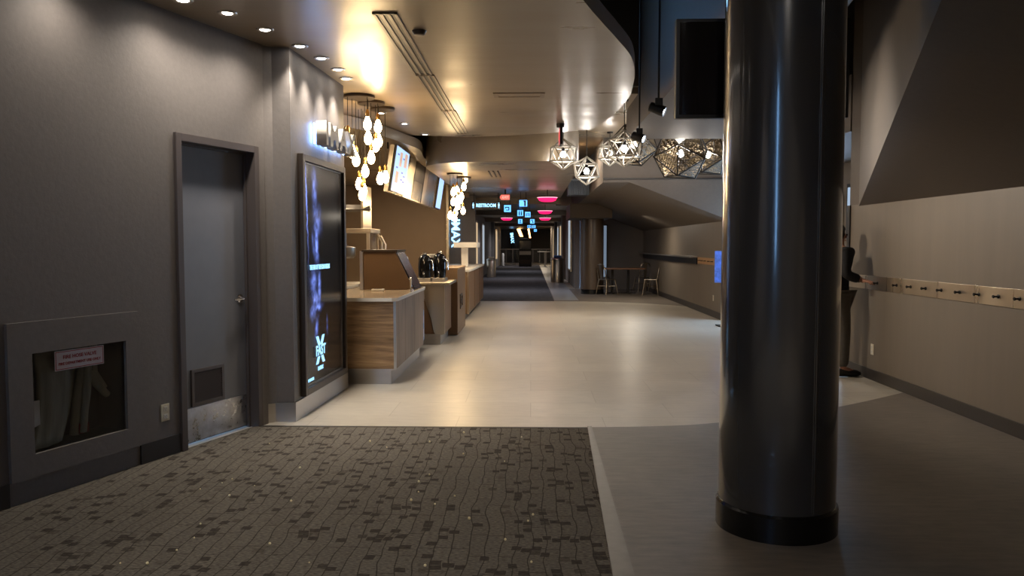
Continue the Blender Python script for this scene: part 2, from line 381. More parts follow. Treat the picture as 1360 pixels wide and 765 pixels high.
def struct(name, mb, m, label, cat, smooth=None, bevel=0):
    o = mb.build(name, m, smooth=smooth, bevel=bevel); return tag(o, label, cat, kind='structure')
def plan_frame(p0, u):
    """matrix: x along the wall, y out of the wall into the room, z up"""
    u = Vector((u[0], u[1], 0)).normalized(); n = Vector((u.y, -u.x, 0))
    return Matrix(((u.x, n.x, 0, p0[0]), (u.y, n.y, 0, p0[1]), (0, 0, 1, 0), (0, 0, 0, 1)))
def holed(mb, s0, s1, z0, z1, y0, y1, holes, mtx):
    xs = sorted({s0, s1, *[h[0] for h in holes], *[h[1] for h in holes]}); zs = sorted({z0, z1, *[h[2] for h in holes], *[h[3] for h in holes]})
    for i in range(len(xs)-1):
        j = 0
        while j < len(zs)-1:
            def inh(jj): return any(h[0] <= xs[i] and xs[i+1] <= h[1] and h[2] <= zs[jj] and zs[jj+1] <= h[3] for h in holes)
            if inh(j): j += 1; continue
            k = j
            while k+1 < len(zs)-1 and not inh(k+1): k += 1
            mb.box((xs[i], y0, zs[j]), (xs[i+1], y1, zs[k+1]), mtx); j = k+1
def smooth_line(pts, n=8):
    out = []
    P = [Vector(p) for p in pts]
    for i in range(len(P)-1):
        p0, p1, p2, p3 = P[max(i-1, 0)], P[i], P[i+1], P[min(i+2, len(P)-1)]
        for k in range(n):
            t = k/n
            out.append(.5*((2*p1)+(p2-p0)*t+(2*p0-5*p1+4*p2-p3)*t*t+(3*p1-p0-3*p2+p3)*t**3))
    out.append(P[-1]); return [(q.x, q.y) for q in out]

# ================================================================== SETTING
# ---- floors
struct('floor', MB().box((-7, -7, -.1), (7, 70, 0)), M['floor'], 'pale concrete tile floor running past the concession counters', 'floor')
arc = smooth_line([(.40, 6.22), (1.0, 6.27), (1.5, 6.40), (2.4, 6.84), (3.0, 7.25), (3.66, 7.78)])
struct('floor_dark', MB().prism([(.33, -6.9)]+[(x, y) for x, y in arc]+[(3.66, -6.9)], .0005, .003), M['floor_dark'], 'dark concrete floor around the big round column', 'floor')
arc2 = smooth_line([(.60, 20.35), (1.4, 20.2), (2.45, 19.8), (3.2, 19.2), (3.66, 18.6)])
struct('floor_dark_far', MB().prism([(.6, 25.9), (.6, 24.0), (.6, 23.0)]+arc2+[(3.66, 25.9)], .0005, .003), M['floor_dark'], 'dark floor under the far cafe chairs and table', 'floor')
struct('floor_tile_strip', MB().box((.62, 20.6, .003), (1.25, 30, .005)), mat('blue_lit_tile', lin(150, 152, 155), .3, noise=.05), 'pale tile strip beside the hallway carpet', 'floor')  # bluish light on the pale tile is put into its colour
struct('carpet', MB().prism([(-7, -6.9), (.33, -6.9), (.36, 3.4), (.45, 6.20), (-2.20, 6.17), (-2.9, 4.15), (-7, -4.5)], .0005, .007), M['carpet'], 'brown patterned carpet of wavy lines and dashes in the foreground', 'carpet')
struct('carpet_hall', MB().box((-2.3, 20.3, .0005), (.60, 58, .008)), M['carpet_hall'], 'dark carpet running down the far hallway', 'carpet')
struct('trim_1', MB().prism([(.33, -6.9), (.36, 3.4), (.45, 6.22), (.485, 6.22), (.455, 3.4), (.43, -6.9)], .003, .012), M['strip'], 'grey metal edging strip between carpet and dark floor', 'trim')
struct('trim_2', MB().box((-2.19, 6.165, .0005), (.45, 6.195, .009)), M['base'], 'thin dark edge where the carpet meets the pale floor', 'trim')
cr = MB()
for k in range(34):
    x, y = random.uniform(-2.0, .3), random.uniform(3.3, 6.0); s = random.uniform(.004, .009)
    bmesh.ops.create_icosphere(cr.bm, subdivisions=1, radius=s, matrix=Matrix.Translation((x, y, .008+s*.7)))
tag(cr.build('popcorn_crumbs', M['crumb']), 'tiny pale popcorn crumbs scattered over the patterned carpet', 'crumbs', kind='stuff')

# ---- left wall (angled), door and cabinet openings
WL = plan_frame((-2.88, 4.15), (.71, 2.03))
def wl(s, y, z): return WL @ Vector((s, y, z))
WLR = math.atan2(2.03, .71)
DOOR = (1.37, 2.14, 0, 2.17); CAB = (.20, .86, .265, .845)
mb = MB(); holed(mb, -11.5, 2.28, 0, 3.06, -.16, 0, [DOOR, CAB], WL)
struct('wall_left', mb, M['wall'], 'dark taupe wall with the door and the hose cabinet', 'wall')
mb = MB()
for a, b in ((-11.5, .055), (.965, 1.315)): mb.box((a, 0.0005, 0), (b, .012, .14), WL)
struct('baseboard_left', mb, M['base'], 'dark baseboard along the wall by the door', 'baseboard', bevel=.002)

d = thing('door_1', 'grey painted utility door with louvre, lever handle and kick plate', 'door', wl(1.32, 0, 0), WLR, kind='structure')
fr = MB(); w = .87
fr.box((0, -.16, 0), (.052, .022, 2.22)); fr.box((w-.052, -.16, 0), (w, .022, 2.22)); fr.box((.052, -.16, 2.165), (w-.052, .022, 2.22))
fr.box((.052, -.085, 0), (.068, -.06, 2.165)); fr.box((w-.068, -.085, 0), (w-.052, -.06, 2.165)); fr.box((.052, -.085, 2.15), (w-.052, -.06, 2.165))
FIX = Matrix.Diagonal((1, -1, 1, 1))   # things on this wall are drawn with y into the room, the Empty's own y points away
def flip(o):
    o.data.transform(FIX); o.data.flip_normals(); return o
flip(fr.build('door_frame', M['frame'], d, bevel=.003))
leaf = flip(MB().box((.055, -.13, .012), (w-.055, -.087, 2.16)).build('door_leaf', M['door'], d, bevel=.002))
lv = MB(); holed(lv, .20, .54, .275, .545, -.087, -.072, [(.225, .515, .30, .52)], Matrix())
o = flip(lv.build('louver_frame', M['frame'], d, bevel=.002))
sl = MB()
for k in range(14):
    z = .305+k*.0153; sl.quad((.225, -.073, z), (.515, -.073, z), (.515, -.086, z+.014), (.225, -.086, z+.014))
flip(sl.build('louver_slats', M['frame'], d))
flip(MB().box((.225, -.0868, .30), (.515, -.0862, .52)).build('louver_backing', M['black'], d))
flip(MB().box((.065, -.087, .02), (w-.075, -.0845, .265)).build('kick_plate', M['scuffed'], d, bevel=.0008))
h = MB(); T = Matrix.Translation((w-.125, -.087, 1.03)) @ Matrix.Rotation(-PI/2, 4, 'X')
h.lathe([(.033, 0), (.034, .006), (.02, .012), (.012, .014), (.012, .05), (.0125, .052)], 20, T)
h.tube([(w-.125, -.038, 1.03), (w-.15, -.034, 1.031), (w-.2, -.036, 1.03), (w-.235, -.042, 1.026)], [.011, .0105, .009, .008], 10)
flip(h.build('door_handle', M['chrome'], d, smooth=40))
hg = MB()
for z in (.25, 1.1, 1.95): hg.tube([(.057, -.083, z-.05), (.057, -.083, z+.05)], .007, 8)
flip(hg.build('hinge', M['steel'], d, smooth=40))

c = thing('hose_cabinet', 'dark recessed fire hose cabinet with glazed front in the left wall', 'cabinet', wl(0, 0, 0), WLR)
mb = MB(); holed(mb, .06, .96, .14, 1.02, .0005, .022, [(CAB[0]+.005, CAB[1]-.005, CAB[2]+.005, CAB[3]-.005)], Matrix())
flip(mb.build('front_panel', M['wall'], c))
mb = MB(); x0, x1, z0, z1 = CAB
mb.box((x0-.012, -.24, z0-.012), (x1+.012, -.23, z1+.012)); mb.box((x0-.012, -.23, z0-.012), (x0, -.005, z1+.012)); mb.box((x1, -.23, z0-.012), (x1+.012, -.005, z1+.012))
mb.box((x0, -.23, z0-.012), (x1, -.005, z0)); mb.box((x0, -.23, z1), (x1, -.005, z1+.012))
flip(mb.build('inner_box', M['wall'], c))
flip(MB().box((x0+.006, -.004, z0+.006), (x1-.006, .0, z1-.006)).build('glass_pane', M['glass'], c))
# folded canvas hose hanging in broad bights
mb = MB(); pts = []
for k in range(13):
    t = k/12; pts.append((.27+.06*math.sin(t*PI*.8), z0+.01+t*.55))
rows = []
for (px, pz) in pts:
    rows.append([(px-.04+.30*j/14-.08*(1-pz/.85)*(j/14), -.035+.004*math.sin(j*1.1+pz*6)-.06*(j/14)**2, pz) for j in range(15)])
v = [p for r in rows for p in r]; f = [(i*15+j, i*15+j+1, (i+1)*15+j+1, (i+1)*15+j) for i in range(12) for j in range(14)]
mb._put(v, f); o = flip(mb.build('folded_hose', M['canvas'], c, smooth=60)); so = o.modifiers.new('thick', 'SOLIDIFY'); so.thickness = .03
for k, (a, b, cc) in enumerate((((.60, -.08, .30), (.63, -.07, .55), (.66, -.08, .80)), ((.70, -.09, .83), (.69, -.08, .66), (.76, -.07, .55)), ((.66, -.08, .66), (.70, -.06, .58), (.79, -.08, .50)), ((.56, -.1, .29), (.57, -.09, .45), (.62, -.1, .7)))):
    flip(MB().tube([a, ((Vector(a)+Vector(b))/2).to_tuple(), b, cc], [.026, .024, .026, .022], 10).build('hose_loop', M['canvas'], c, smooth=60))
flip(MB().tube([(.225, -.12, .28), (.225, -.12, .84)], .022, 10).build('standpipe', M['steel'], c, smooth=40))
T = Matrix.Translation((.225, -.07, .52)) @ Matrix.Rotation(-PI/2, 4, 'X')
flip(MB().lathe([(.035, -.05), (.035, 0), (.05, .005), (.05, .02), (.02, .025), (.02, .04)], 16, T).build('valve', M['red_paint'], c, smooth=40))
flip(MB().box((.57, -.13, .29), (.65, -.07, .36)).build('nozzle', M['red_paint'], c, bevel=.015))
flip(MB().prism([(.21, -.03), (.28, -.03), (.28, -.028), (.21, -.028)], [.40, .42, .42, .40], [.56, .56, .56, .56]).build('paper_tag', M['paper'], c))
lb = flip(MB().box((.36, .0005, .715), (.70, .003, .83)).build('warning_label', M['label'], c))
mb = MB(); holed(mb, .365, .695, .72, .825, .0032, .0036, [(.369, .691, .724, .821)], Matrix())
fl_ = flip(mb.build('label_border', M['red_ink'], lb))
for s_, z_, sz in (('FIRE HOSE VALVE', .79, .030), ('FIRE DEPARTMENT USE ONLY', .752, .022)):
    text_mesh('label_text', s_, sz, M['red_ink'], lb, (.53, -.0038, z_), (PI/2, 0, 0), .0004, .0006)

def outlet(name, mtx, label):
    t = thing(name, label, 'outlet'); t.matrix_world = mtx
    MB().box((-.036, 0, -.058), (.036, .006, .058)).build('cover_plate', M['ivory'], t, bevel=.002)
    for z in (-.026, .026):
        s_ = MB().box((-.017, .006, z-.016), (.017, .009, z+.016)).build('socket', M['white_plastic'], t, bevel=.002)
        MB().box((-.008, .009, z-.004), (-.006, .0095, z+.008)).box((.006, .009, z-.004), (.008, .0095, z+.008)).box((-.002, .009, z-.012), (.002, .0095, z-.008)).build('slot', M['black'], s_)
outlet('wall_outlet', WL @ Matrix.Translation((1.185, 0, .31)), 'ivory wall outlet between the hose cabinet and the door')

# ---- poster pillar
PA, PB = Vector((-1.94, 6.39)), Vector((-1.87, 7.93))
struct('wall_pillar', MB().prism([(-2.16, 6.30), (-2.08, 6.375), (PA.x, PA.y), (PB.x, PB.y), (-2.5, 7.95), (-3.0, 7.0), (-2.6, 6.2)], 0, 3.06), M['wall'], 'wall end carrying the tall poster case', 'wall')
o_ = [(-2.168, 6.285), (-2.085, 6.358), (PA.x+.016, PA.y-.018), (PB.x+.016, PB.y+.002)]
i_ = [(PB.x+.001, PB.y), (PA.x+.001, PA.y-.001), (-2.08, 6.374), (-2.16, 6.30)]
struct('baseboard_pillar', MB().prism(o_+i_, 0.001, .155), M['steel'], 'brushed steel baseboard wrapping the poster wall end', 'baseboard')
PW = plan_frame(PA, PB-PA); PWR = math.atan2((PB-PA).y, (PB-PA).x)
PL = (PB-PA).length
pc = thing('poster_case', 'tall bronze framed poster case glowing blue on the wall end', 'poster case', (PW @ Vector((.15, 0, .175))), PWR)
# local frame: x along wall, -y into the room; poster sheet lives in its own object whose Y/Z are used by the shader
LW, LH = 1.26, 2.03
mb = MB(); holed(mb, 0, LW, 0, LH, 0.001, .05, [(.055, LW-.055, .055, LH-.055)], Matrix()); flip(mb.build('case_frame', M['bronze'], pc, bevel=.003))
mb = MB(); holed(mb, .05, LW-.05, .05, LH-.05, 0.001, .02, [(.065, LW-.065, .07, LH-.065)], Matrix()); flip(mb.build('inner_trim', M['steel'], pc))
ps = MB().box((0, 0, 0), (.004, LW-.115, LH-.115)).build('poster_sheet', poster_mat(), pc); ps.location = (.0575, -.005, .0575); ps.rotation_euler = (0, 0, -PI/2)
flip(MB().box((.055, .030, .055), (LW-.055, .033, LH-.055)).build('case_glass', M['glass'], pc))
text_mesh('tagline', 'THE END OF THE ROAD BEGINS', .058, M['blue_letters'], pc, (.54, -.0115, 1.075), (PI/2, 0, 0), .001, .0015, sx=.68)
text_mesh('title_mark', 'X', .33, M['blue_letters'], pc, (.52, -.0115, .32), (PI/2, 0, 0), .001, .012, sx=.9)
flip(MB().box((.33, .0130, .275), (.71, .0136, .375)).build('title_band', M['black'], pc))
text_mesh('title_word', 'FAST', .125, M['blue_letters'], pc, (.52, -.0150, .325), (PI/2, 0, 0), .001, .003, sx=1.0)
text_mesh('date_line', 'IN IMAX', .05, M['blue_letters'], pc, (.52, -.0115, .165), (PI/2, 0, 0), .001, .001, sx=.8)
text_mesh('small_credit', 'ONLY IN THEATERS', .035, M['blue_letters'], pc, (.2, -.0115, .10), (PI/2, 0, 0), .001, .0005, sx=.8)

# channel letters above the poster case
lt = thing('letter_sign', 'steel channel letters with blue back glow above the poster case', 'sign', (PW @ Vector((.46, 0, 2.31))), PWR)
xx = 0
for ch, wd in (('I', .13), ('M', .30), ('A', .28), ('X', .28)):
    le = text_mesh('letter', ch, .27, M['letter_metal'], lt, (xx+wd/2, -.10, .10), (PI/2, 0, 0), .045, .012, sx=1.25)
    hl = text_mesh('glow_back', ch, .25, M['blue_glow'], lt, (xx+wd/2, -.03, .10), (PI/2, 0, 0), .004, .002, sx=1.2)
    xx += wd

# ---- concession recess
struct('wall_concession', MB().box((-4.6, 7.5, 0), (-4.45, 19.2, 3.03)), M['concession_wall'], 'brown back wall of the concession area', 'wall')
struct('wall_concession_end', MB().box((-4.6, 19.0, 0), (-2.03, 19.2, 2.88)).box((-4.6, 19.26, 2.6), (-1.5, 19.36, 3.42)).box((-4.7, 9.4, 2.88), (-4.6, 19.36, 3.42)), M['concession_wall'], 'brown end wall behind the counters', 'wall')
struct('trim_3', MB().box((-2.03, 18.96, 0), (-1.97, 19.22, 2.88)), M['steel_warm'], 'pale metal corner strip at the end of the counters', 'trim')
struct('wall_concession_side', MB().box((-4.45, 7.96, 0), (-2.55, 8.06, 3.03)), M['concession_wall'], 'wall returning behind the poster wall', 'wall')

# ---- ceilings
edge = smooth_line([(-.65, -.2), (-.30, 2.5), (.10, 4.4), (.338, 5.22), (.507, 5.74), (.664, 6.2), (.839, 6.76), (.947, 7.35), (1.008, 7.93), (1.052, 8.65), (1.003, 9.73), (.93, 10.4), (.825, 10.98)], 6)
end = [(.369, 11.27), (-.275, 11.56), (-.943, 11.70), (-1.584, 11.53), (-2.2, 11.3), (-5, 11.2)]
struct('ceiling', MB().prism([(-8, -.2)]+edge+end+[(-8, 11.2)], 3.03, 3.16), M['ceiling'], 'glossy bronze ceiling slab with a wavy right edge', 'ceiling')
sof = smooth_line([(-2.3, 9.5), (-2.02, 10.2), (-1.78, 11.3), (-1.68, 12), (-1.76, 13.2), (-1.74, 15), (-1.68, 17), (-1.72, 19.25)], 6)
struct('ceiling_soffit', MB().prism([(-4.6, 9.5)]+sof+[(-4.6, 19.25)], 2.88, 3.02), M['ceiling'], 'wavy lacquered soffit above the menu boards', 'ceiling', smooth=30)
fe = smooth_line([(-1.74, 13.4), (-1.70, 12.9), (-1.45, 12.45), (-1.0, 12.25), (-.5, 12.15), (0, 12.1), (.4, 12.2), (.7, 12.6), (.8, 13.4), (.8, 14.7)], 6)
struct('ceiling_hall', MB().prism([(-3.2, 19.3), (-1.72, 19.3)]+fe+[(.8, 70), (-3.2, 70)], 2.72, 3.4), M['ceiling'], 'lower hallway ceiling with a curved front fascia', 'ceiling', smooth=30)
struct('ceiling_high', MB().box((-8, -7, 4.8), (6.5, .5, 4.9)).box((-1.0, .5, 4.8), (6.5, 10.5, 4.9)), M['dark_ceiling'], 'high dark ceiling over the right side', 'ceiling')
struct('wall_seal_right', MB().box((6.5, -7, 0), (6.6, 26.1, 4.9)).box((3.8, 26.0, 0), (6.5, 26.1, 3.5)), M['wall'], 'added outer wall shutting out sky light right of the recess', 'wall')  # unseen wall added to stop sky light leaking in
struct('ceiling_middle', MB().box((.6, 10.5, 3.42), (6.5, 26.1, 3.5)).box((-5, 10.5, 3.42), (.6, 20, 3.5)), M['ceiling'], 'middle ceiling above the geometric pendants', 'ceiling')
struct('wall_upper_step', MB().box((-.6, 10.4, 3.5), (6.5, 10.5, 4.85)).box((-5, 10.4, 3.16), (-.6, 10.5, 3.5)), M['soffit'], 'step face between the high and middle ceilings', 'wall')
struct('wall_upper_left', MB().box((-1.0, -.2, 3.16), (-.9, 10.4, 4.85)).box((-8, -.2, 3.16), (-1.0, -.1, 4.85)).box((-8.1, -7, 0), (-8, .6, 4.85)), M['dark_ceiling'], 'dark wall above the ceiling slab', 'wall')  # unseen wall, carried forward to shade the bulkhead from the assumed window
struct('ceiling_bulkhead', MB().prism([(1.40, 2.4), (1.40, 11.75), (3.05, 11.75), (1.62, 2.4)], 3.0, 4.8), M['soffit'], 'deep taupe bulkhead hanging above the column', 'ceiling')

# right wall + sloping underside of the auditorium above
struct('wall_right', MB().box((3.67, -6.5, 0), (3.80, 9.25, 1.9)), M['wall_r'], 'taupe wall on the right carrying the steel drink rail', 'wall')
crease = lambda y: .595+.3427*y
zz = lambda x: 1.88+.376*(3.68-x)
mb = MB(); ys = [-1.0, 3.96, 9.0]
low = [(3.80, -1.0), (3.80, 9.02)]
pts = [(3.80, -1.0), (3.80, 9.25), (3.68, 9.25), (crease(9.0), 9.0), (crease(3.96), 3.96), (crease(-1.0), -1.0)]
struct('ceiling_sloped', mb.prism(pts, [zz(p[0]) for p in pts], [4.8]*6), M['soffit'], 'dark sloping underside of the seating above the right wall', 'ceiling')
struct('wall_right_far', MB().box((3.67, 15.2, 0), (3.80, 26.0, 3.0)), M['wall_r'], 'taupe far right wall behind the cafe chairs', 'wall')
struct('baseboard_right', MB().box((3.652, -6.5, 0.0005), (3.6695, 9.25, .115)), M['base'], 'dark baseboard along the right wall', 'baseboard', bevel=.002)
struct('baseboard_right_far', MB().box((3.652, 15.2, 0.0005), (3.6695, 25.9, .13)), M['base'], 'dark baseboard along the far right wall', 'baseboard')
struct('trim_4', MB().box((3.655, 9.19, .115), (3.81, 9.262, 1.9)), M['black'], 'black corner trim where the right wall ends', 'trim')
struct('wall_alcove', MB().box((5.0, 9.25, 0), (5.1, 15.2, 3.0)).box((3.80, 9.15, 0), (5.1, 9.25, 3.0)).box((3.80, 15.2, 0), (5.1, 15.3, 3.0)), M['wall_r'], 'recessed wall behind the column', 'wall')
struct('ceiling_alcove', MB().box((3.67, 9.26, 2.75), (5.1, 15.2, 3.4)), M['soffit'], 'low ceiling of the recess behind the column', 'ceiling')
# far sloped block
struct('ceiling_sloped_far', MB().prism([(1.33, 14.72), (1.82, 14.72), (1.82, 25.9), (1.33, 25.9)], 2.6, 3.42).prism([(1.82, 14.72), (3.67, 14.72), (3.67, 25.9), (1.82, 25.9)], [2.6, 1.9, 1.9, 2.6], 3.42), M['soffit'], 'sloping underside of the far seating block', 'ceiling')
struct('trim_5', MB().box((1.33, 14.69, 2.655), (3.67, 14.72, 2.68)), M['base'], 'thin dark seam across the far seating block', 'trim')
struct('wall_far', MB().box((1.62, 25.9, 0), (3.8, 26.05, 2.6)), M['wall'], 'dark back wall behind the cafe table', 'wall')
struct('ceiling_block', MB().box((1.10, 22.3, 2.2), (2.28, 24.6, 2.6)), M['soffit'], 'boxed bulkhead on top of the far round column', 'ceiling')
struct('wall_back', MB().box((-8, -7.0, 0), (-4.5, -6.85, 4.9)).box((-3.8, -7.0, 0), (6.5, -6.85, 4.9)).box((-4.5, -7.0, 4.7), (-3.8, -6.85, 4.9)).box((-4.5, -7.0, 0), (-3.8, -6.85, 1.2)), M['wall'], 'lobby wall behind the viewer', 'wall')
wn = thing('window_assumed', 'assumed tall window behind the viewer', 'window', (0, 0, 0), kind='structure')  # assumed unseen window, added as the source of the column's blue streak
mb = MB()
for x in (-4.49, -3.85): mb.box((x, -6.96, 1.2), (x+.04, -6.9, 4.69))
for z in (1.2, 2.9, 4.64): mb.box((-4.49, -6.96, z), (-3.81, -6.9, z+.05))
mb.build('window_frame', M['black'], wn); MB().box((-4.49, -6.935, 1.22), (-3.81, -6.93, 4.68)).build('window_pane', M['glass'], wn)

# columns
def column(name, x, y, r, z1, m, label, seam):
    t = thing(name, label, 'column', (x, y, 0), kind='structure')
    MB().lathe([(r, .14), (r, z1)], 72).build('shaft', m, t, smooth=30)
    MB().lathe([(r+.012, .003), (r+.012, .128), (r+.004, .14), (r-.02, .14)], 72).build('column_base', M['black_gloss'], t, smooth=30)
    if seam:
        for a in seam: MB().tube([(r*math.cos(a), r*math.sin(a), .15), (r*math.cos(a), r*math.sin(a), z1-.05)], .0035, 6).build('seam_trim', m, t, smooth=40)
column('column', 1.27, 4.06, .29, 4.8, M['column'], 'big black lacquered round column in front', (-1.27, -1.235))
column('column', 1.82, 23.45, .33, 2.2, M['column_far'], 'distant brown round column beside the cafe chairs', None)

# ================================================================== CEILING FITTINGS
# linear diffusers
p0, p1 = Vector((-1.014, 5.45)), Vector((-.932, 11.31))
cuts = [5.45, 7.42, 9.38, 11.31]
for i, nm in enumerate(('nearest slotted air diffuser section in the glossy ceiling', 'middle slotted air diffuser section in the glossy ceiling', 'farthest slotted air diffuser section in the glossy ceiling')):
    ya, yb = cuts[i]+.01, cuts[i+1]-.01
    t = thing('slot_diffuser', nm, 'air vent', (-1.0+.014*i*.9, (ya+yb)/2, 3.03), .0); L = (yb-ya)/2
    mb = MB(); 
    for x in (-.075, -.0265, .0265, .075): mb.box((x-.011, -L, -.010), (x+.011, L, .0))
    for y in (-L, L-.02): mb.box((-.086, y, -.010), (.086, y+.02, .0))
    mb.build('vent_frame', M['fascia'], t, bevel=.001)
    MB().box((-.08, -L+.01, -.003), (.08, L-.01, -.001)).build('dark_slot', M['black'], t)
t = thing('smoke_detector', 'small round smoke detector beside the slotted diffuser', 'smoke detector', (-.827, 5.93, 3.03))
MB().lathe([(.03, -.032), (.042, -.026), (.05, -.010), (.055, 0)], 28).build('detector_body', M['bronze'], t, smooth=50)
t = thing('ceiling_access_panel', 'square framed return vent flush in the glossy ceiling', 'ceiling vent', (-.125, 8.45, 3.03))
mb = MB(); 
for a, b in (((-.27, -.12), (-.22, .12)), ((.22, -.12), (.27, .12)), ((-.22, .09), (.22, .12)), ((-.22, -.12), (.22, -.10))): mb.box((a[0], a[1], -.008), (b[0], b[1], 0))
mb.build('vent_frame', M['fascia'], t, bevel=.001); MB().box((-.22, -.10, -.003), (.22, .09, -.001)).build('vent_grille', M['ceiling'], t)
t = thing('hall_ceiling_vent', 'small slotted vent in the lower hallway ceiling', 'ceiling vent', atZ(657, 231, 2.72)); 
mb = MB()
for x in (-.08, 0, .08): mb.box((x-.012, -.6, -.01), (x+.012, .6, 0))
mb.build('vent_frame', M['bronze'], t)

# downlights
def downlight(p, label, power, spot=1.3, tilt=(0, 0, 0), c=(1, .90, .78)):
    t = thing('ceiling_downlight', label, 'downlight', p, group='recessed downlights')
    MB().lathe([(.036, -.002), (.05, -.010), (.062, -.008), (.066, 0)], 24, cap=False).build('trim_ring', M['steel'], t, smooth=50)
    MB().lathe([(.001, -.009), (.030, -.007), (.038, -.002)], 20, cap=False).build('lens', M['lens'], t, smooth=50)
    lamp('SPOT', 'downlight_beam', (0, 0, -.02), power, c, .03, t, tilt, spot, 1.0)
Z = 3.03
rows = [((-2.251, 5.154), 'downlight cut by the top of the frame above the angled wall', 36), ((-2.072, 5.441), 'bright downlight above the angled wall, second of its row', 36),
        ((-1.955, 5.86), 'downlight above the door side of the poster wall, third of its row', 45), ((-1.84, 6.347), 'downlight just before the poster wall corner, fourth of its row', 60),
        ((-1.775, 6.755), 'downlight above the channel letters, fifth of its row', 60), ((-1.74, 7.188), 'downlight above the poster case, sixth of its row', 60),
        ((-1.756, 7.576), 'downlight next to the bulb cluster, seventh of its row', 60), ((-1.80, 9.554), 'downlight right behind the bulb cluster, nearest of the three', 60),
        ((-1.65, 10.383), 'downlight behind the bulb cluster, middle of the three', 60), ((-1.52, 11.40), 'downlight behind the bulb cluster, farthest of the three at the slab end', 60)]
rows += [((-2.53, 4.45), 'assumed downlight above the hose cabinet, out past the frame top', 28), ((-2.85, 3.5), 'assumed downlight nearest the viewer along the angled wall', 14)]  # assumed lamps continuing the row out of view, added to light the near wall
for p, lb_, pw in rows: downlight((p[0], p[1], Z), lb_, pw*(.62 if p[1] < 6.2 else 1), 2.5 if p[1] < 6.2 else 1.5)
for p in ((537, 197), (561, 214), (602, 228)):
    q = atZ(p[0], p[1], 2.88)
    downlight((q.x-.12 if p[0] != 602 else q.x-.05, q.y, 2.88), {537: 'downlight over the blue menu screen', 561: 'downlight over the steel menu panels', 602: 'downlight at the far end of the menu soffit'}[p[0]], 40)

# warm bulb clusters
def bulb_cluster(px, py, z, Rr, drops, label):
    q = atZ(px, py, z); t = thing('bulb_chandelier', label, 'chandelier', q, group='chandeliers of bare warm bulbs')
    MB().lathe([(Rr, -.03), (Rr, -.006), (Rr-.004, -.001), (.01, 0)], 36).build('canopy_plate', M['bronze'], t, smooth=40)
    for (dx, dy, zb) in drops:
        L = z-zb
        cd = MB().tube([(dx, dy, -.03), (dx, dy, -L+.13)], .0035, 6).build('cord', M['iron'], t)
        MB().lathe([(.007, -L+.14), (.012, -L+.13), (.022, -L+.11), (.022, -L+.07), (.018, -L+.062)], 12, Matrix.Translation((dx, dy, 0))).build('socket', M['brass'], t, smooth=40)
        pr = [(.016, -L+.066), (.022, -L+.045), (.036, -L+.015), (.042, -L-.02), (.038, -L-.05), (.024, -L-.073), (.006, -L-.082)]
        MB().lathe(pr, 12, Matrix.Translation((dx, dy, 0))).build('bulb', M['bulb'], t, smooth=70)
def drops_from(px, py, z, Y, pts):
    q = atZ(px, py, z); out = []
    for (x, y, dY) in pts:
        w_ = at(x, y, q.y+dY); out.append((w_.x-q.x, w_.y-q.y, w_.z))
    return out
bulb_cluster(477, 127, 3.03, .165, drops_from(477, 127, 3.03, 0, [(462, 184, -.10), (468, 200, .02), (473, 211, .10), (488, 163, -.08), (489, 182, .06)]), 'largest bulb chandelier in front, under the nearest round plate')
bulb_cluster(493, 135, 3.03, .15, drops_from(493, 135, 3.03, 0, [(502, 167, -.06), (499, 192, .05), (503, 186, .10), (493, 208, -.08), (485, 226, .02)]), 'bulb chandelier under the middle round plate of three')
bulb_cluster(508, 143, 3.03, .14, drops_from(508, 143, 3.03, 0, [(477, 243, -.05), (483, 251, .03), (481, 257, -.10), (505, 236, .04), (512, 234, .10)]), 'bulb chandelier with the lowest hanging bulbs under the third plate')
bulb_cluster(604, 230, 2.72, .14, drops_from(604, 230, 2.72, 0, [(602, 254, -.1), (607, 252, .05), (616, 247, .0), (602, 267, .08), (608, 264, -.08), (598, 285, .0)]), 'distant bulb chandelier over the far counter, nearer plate')
bulb_cluster(616, 235, 2.72, .14, drops_from(616, 235, 2.72, 0, [(613, 260, -.1), (618, 238, .08), (608, 273, .05), (615, 279, .02), (604, 289, -.05), (605, 281, .12), (611, 265, .1)]), 'distant bulb chandelier over the far counter, farther plate')

